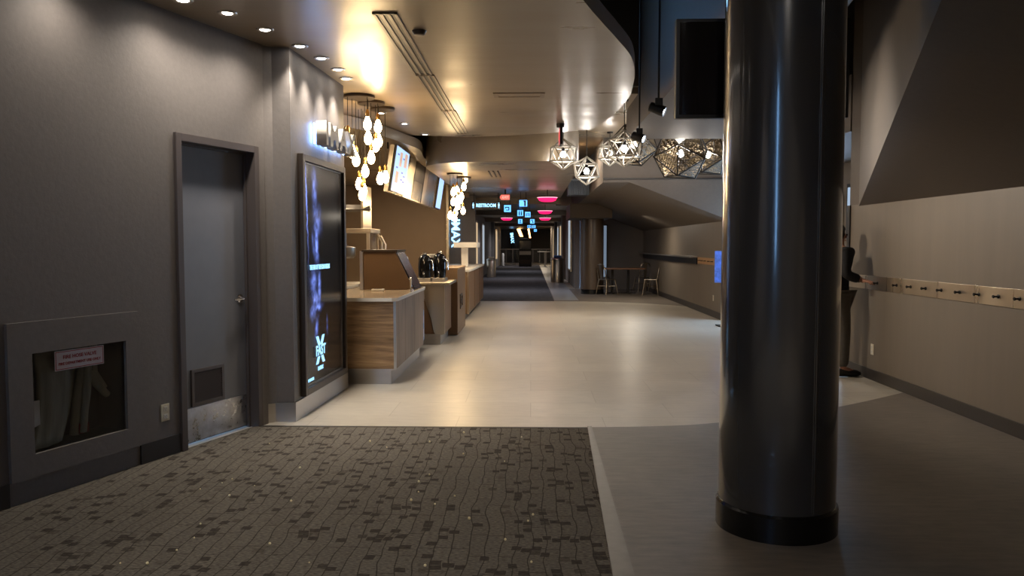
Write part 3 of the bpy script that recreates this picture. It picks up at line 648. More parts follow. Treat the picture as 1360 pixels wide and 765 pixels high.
# icosahedron pendants
PHI = (1+5**.5)/2
def ico(R):
    vs = [Vector((0, 0, R))]+[Vector((R*.8944*math.cos(2*PI*k/5), R*.8944*math.sin(2*PI*k/5), R*.4472)) for k in range(5)]
    vs += [Vector((R*.8944*math.cos(2*PI*k/5+PI/5), R*.8944*math.sin(2*PI*k/5+PI/5), -R*.4472)) for k in range(5)]+[Vector((0, 0, -R))]
    fs = [(0, 1+k, 1+(k+1) % 5) for k in range(5)]+[(11, 6+(k+1) % 5, 6+k) for k in range(5)]
    fs += [(1+k, 6+k, 1+(k+1) % 5) for k in range(5)]+[(6+k, 6+(k+1) % 5, 1+(k+1) % 5) for k in range(5)]
    es = sorted({tuple(sorted((f[i], f[(i+1) % 3]))) for f in fs for i in range(3)}); return vs, fs, es
def ico_pendant(p, R, ztop, rot, label, power=7):
    t = thing('geometric_pendant', label, 'pendant lamp', p, rot, group='open icosahedron pendants')
    lamp('POINT', 'pendant_light', (0, 0, -.08), 4, (1, .93, .85), .05, t)
    vs, fs, es = ico(R); mb = MB()
    for a, b in es: mb.bar(vs[a], vs[b], .012, .024, (vs[a]+vs[b]))
    mb.build('lamp_frame', M['lamp_wood'], t)
    mb = MB().tube([(0, 0, .07), (0, 0, ztop-p[2])], .006, 8); mb.build('cord', M['iron'], t)
    MB().lathe([(.05, ztop-p[2]-.025), (.055, ztop-p[2])], 20).build('canopy_plate', M['iron'], t)
    MB().lathe([(.012, .10), (.024, .09), (.024, .045), (.018, .04)], 14).build('socket', M['iron'], t, smooth=40)
    MB().lathe([(.015, .045), (.03, .03), (.045, 0), (.038, -.03), (.018, -.045), (.002, -.048)], 16).build('bulb', M['bulb_white'], t, smooth=70)
ico_pendant(at(748, 205, 11.9), .225, 3.34, .2, 'open icosahedron pendant hanging behind the red exit sign')
ico_pendant(at(779, 227, 12.4), .215, 3.42, .5, 'lowest open icosahedron pendant, right of the exit sign')
ico_pendant(at(829, 197, 10.9), .245, 3.42, .9, 'largest open icosahedron pendant beside the bulkhead edge')
ico_pendant(at(810, 203, 14.0), .225, 3.42, .1, 'open icosahedron pendant partly behind the largest one')
def perf_pendant(p, R, ztop, rot, label, sz=1.0, bulb=True):
    t = thing('perforated_pendant', label, 'pendant lamp', p, rot, group='perforated polyhedron pendants')
    lamp('POINT', 'pendant_light', (0, 0, -.12), 26, (1, .90, .8), .12, t)
    TR = Matrix.Rotation(.65, 3, 'X') @ Matrix.Rotation(.3, 3, 'Y')
    vs, fs, es = ico(R); vs = [TR @ v for v in vs]
    mb = MB(); bv = [mb.bm.verts.new(v) for v in vs]
    for i, f in enumerate(fs):
        fc = mb.bm.faces.new([bv[k] for k in f]); fc.material_index = (i*7) % 3
    mb.build('perforated_shade', M['perf'], t)
    mb = MB()
    for a, b in es: mb.bar(vs[a], vs[b], .018, .018, (vs[a]+vs[b]))
    mb.build('shade_edges', M['iron'], t)
    MB().tube([(0, 0, R*.78), (0, 0, ztop-p[2])], .008, 8).build('cord', M['iron'], t)
    if bulb: MB().lathe([(.015, .055), (.035, .035), (.055, 0), (.045, -.035), (.02, -.055), (.002, -.058)], 16).build('bulb', M['bulb_white'], t, smooth=70)
perf_pendant(at(904, 204, 12.6), .46, 3.42, .35, 'largest perforated polyhedron pendant with glowing bulb')
perf_pendant(at(842, 192, 13.3), .40, 3.42, .9, 'perforated polyhedron pendant behind the open icosahedrons')
perf_pendant(at(940, 205, 13.5), .40, 3.42, .1, 'perforated polyhedron pendant nearest the black column')

# hanging track spots
def track_spot(px, Y, zb, zt, label, yawd):
    q = at(px, 300, Y); t = thing('hanging_spotlight', label, 'spotlight', (q.x, q.y, zb))
    MB().tube([(0, 0, .12), (0, 0, zt-zb)], .009, 8).build('drop_pole', M['iron'], t)
    MB().box((-.035, -.03, .07), (.035, .03, .14)).build('adapter_box', M['black'], t, bevel=.004)
    R = Matrix.Translation((0, 0, .04)) @ (Vector((3.67, yawd, 1.5))-Vector((q.x, q.y, zb))).to_track_quat('-Z', 'Y').to_matrix().to_4x4()
    MB().lathe([(.03, .09), (.044, .08), (.048, -.03), (.048, -.06), (.042, -.06), (.040, -.04)], 24, R, cap=False).build('lamp_head', M['black'], t, smooth=40)
    MB().lathe([(.001, -.045), (.04, -.045)], 20, R, cap=False).build('lens', M['spot_lens'], t)
    lo = lamp('SPOT', 'spot_beam', (0, 0, 0), 90, (1, .9, .78), .03, t, (0, 0, 0), 1.5, .8); lo.matrix_local = R @ Matrix.Translation((0, 0, -.07))
track_spot(873, 7.2, 2.62, 4.8, 'hanging black spotlight on a pole by the screen', 6.3)
track_spot(848, 8.9, 2.60, 4.8, 'hanging black spotlight on a pole by the bulkhead edge', 7.6)

# exit sign seen almost edge on
e = thing('exit_sign', 'red lit exit sign hanging edge on from the glossy ceiling', 'exit sign', (.385, 10.45, 3.03))
MB().box((-.012, -.14, -.28), (.025, .14, -.06)).build('sign_housing', M['iron'], e, bevel=.004)
MB().lathe([(.05, -.05), (.055, -.0)], 20).tube([(0, 0, -.05), (0, 0, -.07)], .02, 10).build('ceiling_mount', M['iron'], e)
f_ = MB().box((-.016, -.13, -.27), (-.0125, .13, -.07)).build('lit_face', emit('exit_face', (1, .16, .2, 1), .55), e)
text_mesh('exit_letters', 'EXIT', .13, M['red_sign'], e, (-.0175, 0, -.17), (PI/2, 0, -PI/2), .001, .003)

# TV behind the column
a0, a1 = at(897, 157, 4.62), at(1130, 23, 4.62)
t = thing('television', 'dark wide television mounted behind the black column', 'television', ((a0.x+a1.x)/2, 4.62, a0.z)); w2, hh = (a1.x-a0.x)/2, a1.z-a0.z
MB().box((-w2, 0, 0), (w2, .05, hh)).build('bezel', M['black'], t, bevel=.006)
MB().box((-w2+.02, -.004, .02), (w2-.02, .001, hh-.02)).build('screen', mat('dead_screen', lin(30, 26, 25), .1), t)
MB().box((-.06, -.22, hh*.35), (.06, 0, hh*.65)).build('mount_bracket', M['iron'], t)

# ================================================================== RIGHT WALL FITTINGS
xs = [(-3.2, -.62), (-.6, 2.0), (2.02, 4.9), (4.92, 8.06), (8.08, 9.17)]
nm = ['steel drink rail panel far behind the viewer', 'steel drink rail panel beside the viewer', 'steel drink rail panel nearest in front of the viewer', 'long brushed steel rail panel with dark hooks on the right wall', 'short steel rail panel by the standing person']
hooks = [8.8, 8.42, 7.98, 7.69, 7.40, 7.12, 6.82, 6.53, 6.26, 5.99]
for (a, b), l_ in list(zip(xs, nm))[3:]:
    t = thing('hook_rail', l_, 'rail', (3.67, (a+b)/2, .97)); L = (b-a)/2
    MB().box((-.012, -L, 0), (0, L, .145)).build('rail_plate', M['steel_warm'], t, bevel=.002)
    for y in hooks:
        if a < y < b:
            hk = MB(); yy = y-(a+b)/2
            hk.lathe([(.016, 0), (.016, .006), (.008, .009), (.008, .035), (.014, .038), (.012, .046)], 12, Matrix.Translation((-.012, yy, .075)) @ Matrix.Rotation(-PI/2, 4, 'Y'))
            hk.build('hook', M['iron'], t, smooth=40)
WR = Matrix(((0, -1, 0, 3.67), (-1, 0, 0, 8.53), (0, 0, 1, .328), (0, 0, 0, 1)))
outlet('wall_outlet', Matrix(((0, -1, 0, 3.67), (1, 0, 0, 8.53), (0, 0, 1, .328), (0, 0, 0, 1))), 'ivory wall outlet low on the right wall under the hooks')
outlet('wall_outlet', Matrix(((0, -1, 0, 3.67), (1, 0, 0, 15.95), (0, 0, 1, .38), (0, 0, 0, 1))), 'distant wall outlet by the edge of the black column')
t = thing('hook_rail', 'short lit steel rail plate beside the black column edge', 'rail', (3.67, 16.5, 1.04))
MB().box((-.012, -1.0, 0), (0, .95, .135)).build('rail_plate', M['tan_panel'], t)
for y in (-.5, -.2, .15, .45, .7): MB().lathe([(.016, 0), (.008, .009), (.008, .035), (.014, .046)], 10, Matrix.Translation((-.012, y, .07)) @ Matrix.Rotation(-PI/2, 4, 'Y')).build('hook', M['iron'], t)
t = thing('drink_rail', 'long dark drink rail along the far right wall', 'rail', (3.67, 21.65, 1.06))
MB().box((-.16, -4.15, .10), (0, 4.15, .135)).build('shelf_top', M['steel'], t, bevel=.004); MB().box((-.03, -4.15, -.04), (0, 4.15, .10)).build('back_board', M['black'], t)
t = thing('assumed_light_panel', 'assumed blue light panel hidden in the recess behind the column', 'poster case', (4.99, 13.95, .5))  # assumed emitter, unseen behind the column, added to throw blue light on the door
MB().box((-.06, -1.15, 0), (0, 1.15, 1.75)).build('case_frame', M['black'], t, bevel=.01)
MB().box((-.066, -1.07, .08), (-.061, 1.07, 1.67)).build('lit_face', M['assumed_blue'], t)
t = thing('framed_print', 'small orange and blue lit picture glimpsed between column and right wall', 'picture', (4.995, 11.6, 1.55))
MB().box((-.04, -1.0, 0), (0, 1.0, .85)).build('picture_frame', M['black'], t, bevel=.006)
MB().box((-.044, -.94, .06), (-.0405, .94, .79)).build('picture_sheet', M['glow_orange_dim'], t)
MB().box((-.047, -.94, .42), (-.0445, .94, .79)).build('picture_sky', emit('picture_blue', (.45, .6, .8, 1), .5), t)
t = thing('standing_banner', 'blue and white standing banner at the edge of the black column', 'banner', (3.40, 14.1, 0))
MB().box((-.14, -.02, .78), (.2, .02, 1.34)).build('banner_cloth', mat('blue_banner', lin(90, 125, 215), .6, noise=.4, nscale=14), t)
MB().tube([(0, .03, .02), (0, .03, 1.34)], .012).box((-.08, -.12, 0.001), (.2, .16, .02)).build('banner_stand', M['iron'], t)

# ================================================================== CONCESSION COUNTERS
def cab(name, label, x0, x1, y0, y1, zt, top_mat, cat='counter'):
    t = thing(name, label, cat, ((x0+x1)/2, (y0+y1)/2, 0)); return t, (x1-x0)/2, (y1-y0)/2
t, a, b = cab('concession_counter', 'nearest wood clad concession counter with stone top and pale edge', -2.25, -1.40, 8.10, 10.22, .9, None)
MB().box((-a, -b+.03, .001), (a-.05, b, .155)).build('toe_kick', M['steel'], t)
MB().box((-a, -b, .155), (a-.012, b, .865)).build('front_panel', M['wood'], t)
ye = [-b+.012, -b+.64, -b+1.31, b-.005]
for i in range(3):
    MB().box((a-.012, ye[i]+.006, .16), (a+.004, ye[i+1]-.006, .86)).build('side_panel', M['wood_v'], t, bevel=.002)
MB().box((a-.016, -b-.006, .155), (a+.009, -b+.014, .866)).build('corner_trim', M['steel'], t)
MB().box((-a, -b-.006, .15), (a-.018, -b+.004, .165)).build('bottom_trim', M['steel'], t)
MB().prism([(-a, -b-.02), (a-.03, -b-.02), (a+.02, -b+.03), (a+.02, b), (-a, b)], .872, .90).build('stone_top', M['counter_top'], t, bevel=.002)
MB().prism([(-a, -b-.025), (a-.028, -b-.025), (a+.025, -b+.028), (a+.025, b), (a+.021, b), (a+.021, -b+.031), (a-.031, -b-.021), (-a, -b-.021)], .866, .902).build('edge_band', M['white_plastic'], t)
t = thing('drawer_unit', 'low dark drawer unit between the first two counters', 'cabinet', (-1.85, 10.66, 0))
MB().box((-.3, -.40, .001), (.30, .36, .13)).build('toe_kick', M['steel'], t)
MB().box((-.35, -.42, .13), (.345, .40, .84)).build('cabinet_body', M['brown_dark'], t)
for k in range(4): MB().box((.345, -.41, .14+k*.172), (.352, .39, .14+k*.172+.162)).build('drawer_front', M['wood_v'], t)
MB().box((-.36, -.42, .84), (.37, .41, .865)).build('unit_top', M['steel'], t)
t = thing('side_poster', 'small blue leaflet stuck on the drawer unit by the first counter', 'leaflet', (-1.498, 10.86, .12))
MB().box((0.0005, -.13, 0), (.004, .13, .42)).build('leaflet_sheet', emit('leaflet_blue', (.25, .45, .75, 1), .25), t)
MB().box((.0042, -.10, .05), (.0046, .10, .16)).box((.0042, -.08, .24), (.0046, .08, .34)).build('leaflet_print', M['label'], t)
# merchandiser on top
t = thing('display_case', 'brown display case with sloping dark glass on the first counter', 'display case', (-1.70, 9.91, .903))
prof = [(-.34, 0), (.27, 0), (.05, .46), (-.34, .46)]
Rm = Matrix(((1, 0, 0, 0), (0, 0, 1, 0), (0, 1, 0, 0), (0, 0, 0, 1)))
mb = MB(); mb.prism(prof, -.31, -.28, Rm); mb.build('near_end_panel', M['brown_dark'], t)
mb = MB(); mb.prism(prof, .27, .30, Rm); mb.build('far_end_panel', M['brown_dark'], t)
MB().box((-.36, -.33, .46), (.075, .32, .485)).build('case_top', M['bronze'], t, bevel=.003)
MB().prism([(.045, .455), (.065, .455), (.288, 0.003), (.268, 0.003)], -.29, .29, Rm).build('sloping_glass', M['smoked'], t)
MB().box((-.385, -.32, 0), (-.345, -.28, .47)).build('steel_post', M['steel_warm'], t)
MB().box((-.33, -.28, .003), (.26, .28, .03)).build('case_floor', M['steel'], t)
t = thing('card_reader', 'small white card reader lying on the first counter top', 'card reader', (-1.82, 9.36, .9025))
MB().box((-.07, -.05, 0), (.07, .05, .022)).build('reader_body', M['white_plastic'], t, bevel=.005); MB().box((-.05, -.03, .0225), (.05, .02, .024)).build('reader_screen', M['black'], t)
t = thing('tap_handle', 'little chrome tap at the front of the display case', 'tap', (-1.44, 9.45, .9025))
MB().tube([(0, 0, 0), (0, 0, .12), (.0, -.03, .15), (.0, -.07, .14)], .012).build('spout', M['chrome'], t, smooth=50); MB().lathe([(.03, 0), (.03, .015), (.014, .02)], 16).build('flange', M['chrome'], t, smooth=40)
# back equipment: popcorn machine
t = thing('popcorn_machine', 'stainless popcorn machine with glass sides behind the first counter', 'popcorn machine', (-2.72, 11.55, 0))
MB().box((-.5, -.35, .02), (.42, .35, .85)).build('cabinet_base', M['steel'], t, bevel=.006)
MB().box((-.55, -.38, .85), (.46, .38, .89)).build('work_top', M['steel_warm'], t, bevel=.004)
mb = MB()
for x in (-.48, .38):
    for y in (-.33, .31): mb.box((x, y, .89), (x+.045, y+.03, 1.62))
mb.build('corner_posts', M['steel_warm'], t)
MB().box((-.52, -.36, 1.62), (.45, .36, 1.68)).build('machine_roof', M['steel_warm'], t, bevel=.004)
MB().box((-.44, -.325, .89), (.38, -.32, 1.62)).build('near_glass', M['glass'], t); MB().box((.405, -.3, .89), (.41, .3, 1.62)).build('side_glass', M['glass'], t)
MB().lathe([(.12, 0), (.15, .04), (.15, .16), (.03, .19)], 24, Matrix.Translation((0, 0, 1.25))).tube([(0, 0, 1.43), (0, 0, 1.62)], .02).build('kettle', M['steel'], t, smooth=40)
MB().prism([(-.52, -.36), (.45, -.36), (.30, .3), (-.4, .3)], 1.94, [1.95, 1.95, 2.05, 2.05]).build('hood', M['bronze'], t)
for bx_ in (((-.46, -.30, 1.68), (-.43, .3, 1.95)), ((.30, -.30, 1.68), (.33, .3, 2.3)), ((-.1, .29, 1.68), (-.07, .32, 2.3))): MB().box(*bx_).build('hood_support', M['steel_warm'], t)
MB().tube([(.46, .2, .9), (.50, .2, 1.5), (.44, .2, 1.6)], .02).tube([(.53, .1, .9), (.57, .1, 1.45), (.50, .1, 1.58)], .018).build('side_rail', M['steel_warm'], t, smooth=50)
t = thing('back_counter', 'low back counter with drawer fronts at the far left', 'counter', (-2.95, 10.3, 0))
MB().box((-.5, -.8, .001), (.5, .8, .86)).build('cabinet_body', M['brown_panel'], t); MB().box((-.52, -.82, .86), (.52, .82, .9)).build('work_top', M['counter_white'], t, bevel=.004)
for k in range(2): MB().box((-.47+k*.48, -.815, .5), (-.03+k*.48, -.80, .83)).build('drawer_front', M['wood_v'], t, bevel=.003)

# second counter: steel curved end
t = thing('beverage_counter', 'second counter with curved brushed steel end panel', 'counter', (-1.55, 11.9, 0))
MB().box((-.40, -.50, .001), (.24, .55, .15)).build('toe_kick', M['steel'], t)
MB().box((-.42, -.45, .15), (.29, .55, .865)).build('cabinet_body', M['brown_panel'], t)
pr = smooth_line([(.30, .865), (-.02, .865), (.02, .62), (.10, .38), (.16, .15), (.30, .15)], 5)
mb = MB(); mb.prism(pr[::1], -.485, -.455, Rm); mb.build('curved_end_panel', M['steel_warm'], t)
MB().box((-.45, -.54, .866), (.38, .56, .905)).build('counter_top', M['steel_warm'], t, bevel=.004)
# beverage dispensers
def dispenser(x, y, z, h, label):
    t = thing('beverage_dispenser', label, 'drink dispenser', (x, y, z))
    MB().box((-.10, -.14, 0), (.10, .18, .05)).build('drip_base', M['steel'], t, bevel=.004)
    MB().lathe([(.085, .05), (.095, .08), (.10, h*.55), (.092, h*.85), (.055, h*.97), (.02, h)], 20).build('dispenser_body', M['black_gloss'], t, smooth=60)
    MB().tube([(0, -.09, h*.32), (0, -.14, h*.32), (0, -.15, h*.26)], .014).build('tap', M['chrome'], t, smooth=50)
    MB().tube([(.07, -.02, h*.8), (.12, -.05, h*.75), (.13, -.06, h*.4)], .012).build('side_handle', M['chrome'], t, smooth=50)
    MB().lathe([(.03, h), (.034, h+.02), (.012, h+.03)], 14).build('lid_knob', M['chrome'], t, smooth=50)
dispenser(-1.58, 11.75, .906, .40, 'black drink dispenser with chrome taps, left on the second counter')
dispenser(-1.37, 11.85, .906, .42, 'black drink dispenser with chrome taps, right on the second counter')
t = thing('lever_pump', 'slim chrome pump stick standing left of the dispensers', 'pump', (-1.86, 11.9, .906))
MB().tube([(0, 0, .0), (-.02, 0, .32)], [.016, .012]).build('pump_stem', M['chrome'], t, smooth=50); MB().lathe([(.01, .30), (.03, .32), (.03, .35), (.01, .37)], 14, Matrix.Translation((-.02, 0, 0))).build('pump_knob', M['white_plastic'], t, smooth=50)
# pedestal box with embossed mark
t = thing('pedestal_cabinet', 'tall brown pedestal cabinet with tan top and square emblem', 'cabinet', (-1.29, 13.2, 0))
MB().box((-.12, -.72, .02), (.13, .75, 1.06)).build('cabinet_body', M['brown_panel'], t, bevel=.003)
MB().box((-.13, -.73, 1.06), (.14, .76, 1.085)).build('cabinet_top', M['tan_panel'], t, bevel=.003)
MB().box((-.12, -.735, .86), (.13, -.72, 1.06)).build('front_band', M['tan_panel'], t)
mb = MB(); TT = Matrix.Rotation(0, 4, 'Z')
for lo, hi in (((.13, -.32, .40), (.142, -.28, .64)), ((.13, .06, .40), (.142, .10, .64)), ((.13, -.28, .60), (.142, .06, .64)), ((.13, -.28, .40), (.142, .06, .44)), ((.13, -.2, .48), (.142, -.02, .56))): mb.box(lo, hi)
mb.build('emblem', M['bronze'], t)
t = thing('slanted_display', 'small slanted display stand with pale cap behind the dispensers', 'display stand', (-1.55, 13.3, .0))
MB().box((-.3, -.45, .001), (.05, .5, .9)).build('stand_base', M['brown_panel'], t)
MB().prism([(-.10, .9), (.08, .9), (-.04, 1.24), (-.16, 1.24)], -.4, .4, Rm).build('slanted_screen', M['smoked'], t); MB().box((-.19, -.42, 1.24), (0, .42, 1.29)).build('pale_cap', M['white_plastic'], t, bevel=.006)
# far counter with heat lamp
t = thing('pickup_counter', 'farthest counter with white top and steel corner', 'counter', (-1.55, 17.4, 0))
MB().box((-.45, -2.2, .001), (.28, 2.35, .12)).build('toe_kick', M['base'], t); MB().box((-.45, -2.3, .12), (.35, 2.4, .93)).build('cabinet_body', M['wood_v'], t)
MB().box((-.47, -2.33, .93), (.38, 2.43, .97)).build('counter_top', M['white_plastic'], t, bevel=.004)
for k in range(3): MB().box((.35, -2.25+1.55*k, .15), (.362, -.8+1.55*k, .91)).build('side_panel', M['brown_panel'], t)
MB().box((.33, -2.31, .12), (.365, -2.27, .93)).build('steel_corner', M['steel_warm'], t)
t = thing('heat_lamp', 'white T shaped heat lamp standing on the farthest counter', 'heat lamp', (-1.42, 17.0, .971))
MB().box((-.07, -.07, 0), (.07, .07, .52)).build('lamp_post', M['white_plastic'], t, bevel=.005); MB().box((-.2, -.45, .42), (.30, .35, .53)).build('lamp_hood', M['white_plastic'], t, bevel=.01)
MB().box((-.17, -.42, .417), (.27, .32, .42)).build('heating_element', M['hall_warm'], t)

# menu boards
bx = lambda z: -1.98+.10*(z-2.19)/.63
t = thing('menu_board', 'long steel menu board housing under the soffit', 'menu board', (-1.98, 14.0, 2.19))
prf = [(-.06, 0), (0, 0), (.10, .64), (.04, .64)]
mb = MB(); mb.prism(prf, -3.05, 3.1, Rm); mb.build('board_backing', M['steel_warm'], t)
for y0, y1 in ((-1.85, .15),): MB().prism([(0.001, .01), (.01, .01), (.108, .63), (.099, .63)], y0+.9, y1-.03, Rm).build('dark_reflection', M['smoked'], t)  # dark reflection on the steel, put in as a dark sheet
for y in (-1.86, .16, 2.0): MB().prism([(.0, 0), (.012, 0), (.113, .645), (.10, .645)], y-.012, y+.012, Rm).build('panel_joint', M['bronze'], t)
for y in (-2.9, 3.0): MB().tube([(-.02, y, .60), (-.02, y, .83)], .012).build('hanger_rod', M['iron'], t)
def menu_screen(yc, hw, label, rich):
    t = thing('menu_screen', label, 'menu screen', (-1.975, yc, 2.19))
    MB().prism([(0.006, .005), (.032, .005), (.132, .645), (.106, .645)], -hw, hw, Rm).build('bezel', M['black'], t)
    def patch(y0, y1, z0, z1, m, n, k=1):
        fx_ = lambda z: .032+.10*(z-.005)/.64+.001*k
        MB().prism([(fx_(z0), z0), (fx_(z0)+.001, z0), (fx_(z1)+.001, z1), (fx_(z1), z1)], y0, y1, Rm).build(n, m, t)
    patch(-hw+.02, hw-.02, .02, .63, M['screen'], 'lit_picture')
    if rich:
        patch(-hw+.03, hw-.03, .03, .12, M['screen_pale'], 'price_band', 2)
        patch(-.22, -.02, .38, .58, M['screen_food'], 'food_picture', 3); patch(.18, .42, .40, .60, M['screen_food'], 'food_picture', 3); patch(-.38, -.15, .14, .30, M['screen_food'], 'food_picture', 3)
        for k, (y, z) in enumerate(((-.42, .34), (.05, .30), (.25, .26), (.05, .2), (.25, .18), (-.42, .52), (.06, .5))): patch(y, y+.14, z, z+.02, M['screen_text'], 'text_line', 3)
menu_screen(11.52, .575, 'nearest lit blue menu screen showing food pictures', True)
menu_screen(16.5, .42, 'far lit blue menu screen at the end of the board', False)

# vertical letters on the pylon
struct('wall_pylon', MB().box((-2.15, 20.2, 0), (-1.42, 20.5, 2.72)), M['wall'], 'dark pylon carrying the vertical blue letters', 'wall')
t = thing('vertical_letter_sign', 'blue lit vertical letters on the dark pylon by the counters', 'sign', (-1.93, 20.19, 1.75))
text_mesh('blue_lettering', 'IMAX', .30, M['blue_letters'], t, (0, -.006, 0), (PI/2, PI/2, 0), .005, .006, sx=1.0)
# ================================================================== HALLWAY
struct('wall_hall_left', MB().box((-2.4, 22.0, 0), (-2.2, 58, 2.72)).box((-2.2, 27.0, 0), (-2.02, 28.2, 2.72)).box((-2.2, 44.0, 0), (-2.05, 45.0, 2.72)), M['wall'], 'dark left wall of the far hallway', 'wall')
struct('wall_hall_right', MB().box((1.45, 26.06, 0), (1.62, 58, 2.72)).box((1.30, 33, 0), (1.45, 34.2, 2.72)).box((1.32, 44, 0), (1.45, 45, 2.72)), M['wall'], 'dark right wall of the far hallway', 'wall')
struct('wall_hall_end', MB().box((-4.2, 66, 0), (4.2, 66.2, 3.2)), M['wall'], 'dim end wall beyond the railing', 'wall')
struct('ceiling_seal_end', MB().box((-4.3, 57.9, 3.2), (4.3, 66.2, 3.3)), M['wall'], 'added ceiling shutting out sky light beyond the railing', 'ceiling')  # unseen ceiling added to keep sky light off the hall end
struct('wall_seal_hall', MB().box((-2.5, 19.2, 0), (-2.4, 22.0, 2.72)), M['wall'], 'added wall piece shutting out sky light before the hallway', 'wall')  # added piece sealing a gap that let blue sky light in
struct('wall_end_sides', MB().box((-4.3, 58, 0), (-4.2, 66.2, 3.2)).box((4.2, 58, 0), (4.3, 66.2, 3.2)).box((-4.3, 57.9, 0), (-2.4, 58, 3.2)).box((1.62, 57.9, 0), (4.3, 58, 3.2)), M['wall'], 'side walls of the space beyond the railing', 'wall')
mb = MB()
for y in (21.5, 29.5, 38, 47): mb.box((-2.2, y, 2.55), (.8 if y < 26 else 1.45, y+.3, 2.72))
struct('ceiling_beams', mb, M['fascia'], 'shallow beams crossing the hallway ceiling', 'ceiling')
struct('ceiling_hall_right', MB().box((.8, 25.95, 2.72), (1.62, 70, 3.42)), M['ceiling'], 'strip of hallway ceiling along the right wall', 'ceiling')

def hang_sign(px, py, Y, w_, h_, label, icon):
    q = at(px, py, Y); t = thing('hanging_sign', label, 'sign', q, group='square blue hallway signs')
    MB().box((-w_/2, 0, -h_/2), (w_/2, .05, h_/2)).build('sign_box', M['iron'], t, bevel=.004)
    MB().box((-w_/2+.012, -.004, -h_/2+.012), (w_/2-.012, -.0005, h_/2-.012)).build('lit_face', M['blue_sign'], t)
    mb = MB()
    for (x0, z0, x1, z1) in icon: mb.box((x0*w_, -.007, z0*h_), (x1*w_, -.0045, z1*h_))
    mb.build('pictogram', M['sign_ink'], t)
    MB().tube([(-w_*.3, .025, h_/2), (-w_*.3, .025, 2.72-q.z)], .006, 6).tube([(w_*.3, .025, h_/2), (w_*.3, .025, 2.72-q.z)], .006, 6).build('hanger_rod', M['iron'], t)
hang_sign(695, 270, 19.2, .215, .18, 'blue hanging sign with a dark upright bar, highest of the signs', [(.1, -.38, .28, .38), (.02, .2, .1, .38)])
hang_sign(674, 277, 20.3, .20, .20, 'blue hanging sign with a curved arrow, left of the others', [(-.28, .1, .2, .22), (.12, -.2, .24, .15), (-.2, -.25, .2, -.15), (-.3, .0, -.2, .2)])
hang_sign(691, 283, 23.8, .20, .20, 'blue hanging sign with two dark figures', [(-.22, -.35, -.06, .2), (-.2, .24, -.08, .36), (.08, -.35, .24, .2), (.1, .24, .22, .36)])
hang_sign(701, 285, 24.6, .19, .19, 'blue hanging sign with a dark box picture', [(-.3, .1, .3, .2), (-.3, -.3, -.2, .1), (.2, -.3, .3, .1), (-.2, -.15, .2, -.05)])
hang_sign(691, 294, 31, .19, .20, 'blue hanging sign below the two figures sign', [(-.25, -.3, .25, -.18), (-.1, -.1, .1, .3)])
hang_sign(707, 294, 32, .20, .20, 'blue hanging sign with a corner mark, lower right', [(-.3, .15, .1, .28), (0, -.3, .14, .15), (.1, -.3, .3, -.2)])
hang_sign(703, 301, 41, .22, .17, 'small pale hanging sign deep in the hallway, left of a pair', [(-.3, -.3, -.1, .3), (.1, -.3, .3, .3)])
hang_sign(709, 301, 41, .20, .17, 'small pale hanging sign deep in the hallway, right of a pair', [(-.2, -.3, .2, -.1), (-.2, .1, .2, .3)])
hang_sign(711, 306, 47, .19, .17, 'farthest small blue hanging sign in the hallway', [(-.25, -.1, .25, .1)])
q = at(645.5, 273, 19.55); t = thing('restroom_sign', 'blue lettered restroom sign hanging over the hall entrance', 'sign', q)
MB().box((-.36, 0, -.10), (.36, .05, .10)).build('sign_box', M['black'], t, bevel=.004)
text_mesh('sign_letters', 'RESTROOM', .115, M['blue_letters'], t, (0, -.004, 0), (PI/2, 0, 0), .002, .003, sx=.82)
for s in (-1, 1):
    MB().lathe([(.001, .042), (.014, .055), (.001, .07)], 10, Matrix.Translation((.315*s, -.003, 0))).box((.315*s-.018, -.006, -.01), (.315*s+.018, -.001, .036)).box((.315*s-.012, -.006, -.065), (.315*s-.002, -.001, -.01)).box((.315*s+.002, -.006, -.065), (.315*s+.012, -.001, -.01)).build('figure_symbol', M['blue_letters'], t)
MB().tube([(-.3, .025, .10), (-.3, .025, 2.72-q.z)], .008).tube([(.3, .025, .10), (.3, .025, 2.72-q.z)], .008).build('hanger_rod', M['iron'], t)
q = at(671, 262, 18.3); t = thing('exit_sign', 'red arrow exit sign hanging above the restroom sign', 'exit sign', q)
MB().box((-.13, 0, -.08), (.12, .05, .08)).build('sign_housing', M['iron'], t, bevel=.004)
mb = MB(); mb.prism([(-.09, -.055), (.10, -.055), (.10, .055), (-.09, .055), (-.125, 0)], -.004, -.0005, Rm); mb.build('lit_face', M['red_sign'], t)
text_mesh('exit_letters', 'EXIT', .075, M['label'], t, (.01, -.006, 0), (PI/2, 0, 0), .001, .001)
MB().tube([(0, .025, .08), (0, .025, 2.72-q.z)], .02).build('ceiling_mount', M['iron'], t)

def pink(px, py, Y, label):
    q = at(px, py, Y); t = thing('pink_pendant_lamp', label, 'pendant lamp', q, group='glowing pink bowl lamps')
    MB().lathe([(.02, -.055), (.12, -.050), (.19, -.025), (.225, .035)], 28).build('glowing_bowl', M['pink_lamp'], t, smooth=50)
    MB().lathe([(.226, .035), (.236, .04), (.236, .048), (.2, .05)], 28).build('lamp_rim', M['pink_rim'], t, smooth=40)
    MB().tube([(0, 0, .05), (0, 0, 2.72-q.z)], .01).build('lamp_stem', M['iron'], t)
pink(727, 265, 18.4, 'nearest and largest glowing pink bowl lamp in the hallway'); pink(724, 282, 25.0, 'middle glowing pink bowl lamp on the right side')
pink(724, 291, 31.5, 'farthest glowing pink bowl lamp on the right side'); pink(673, 291, 31.5, 'glowing pink bowl lamp on the left side')

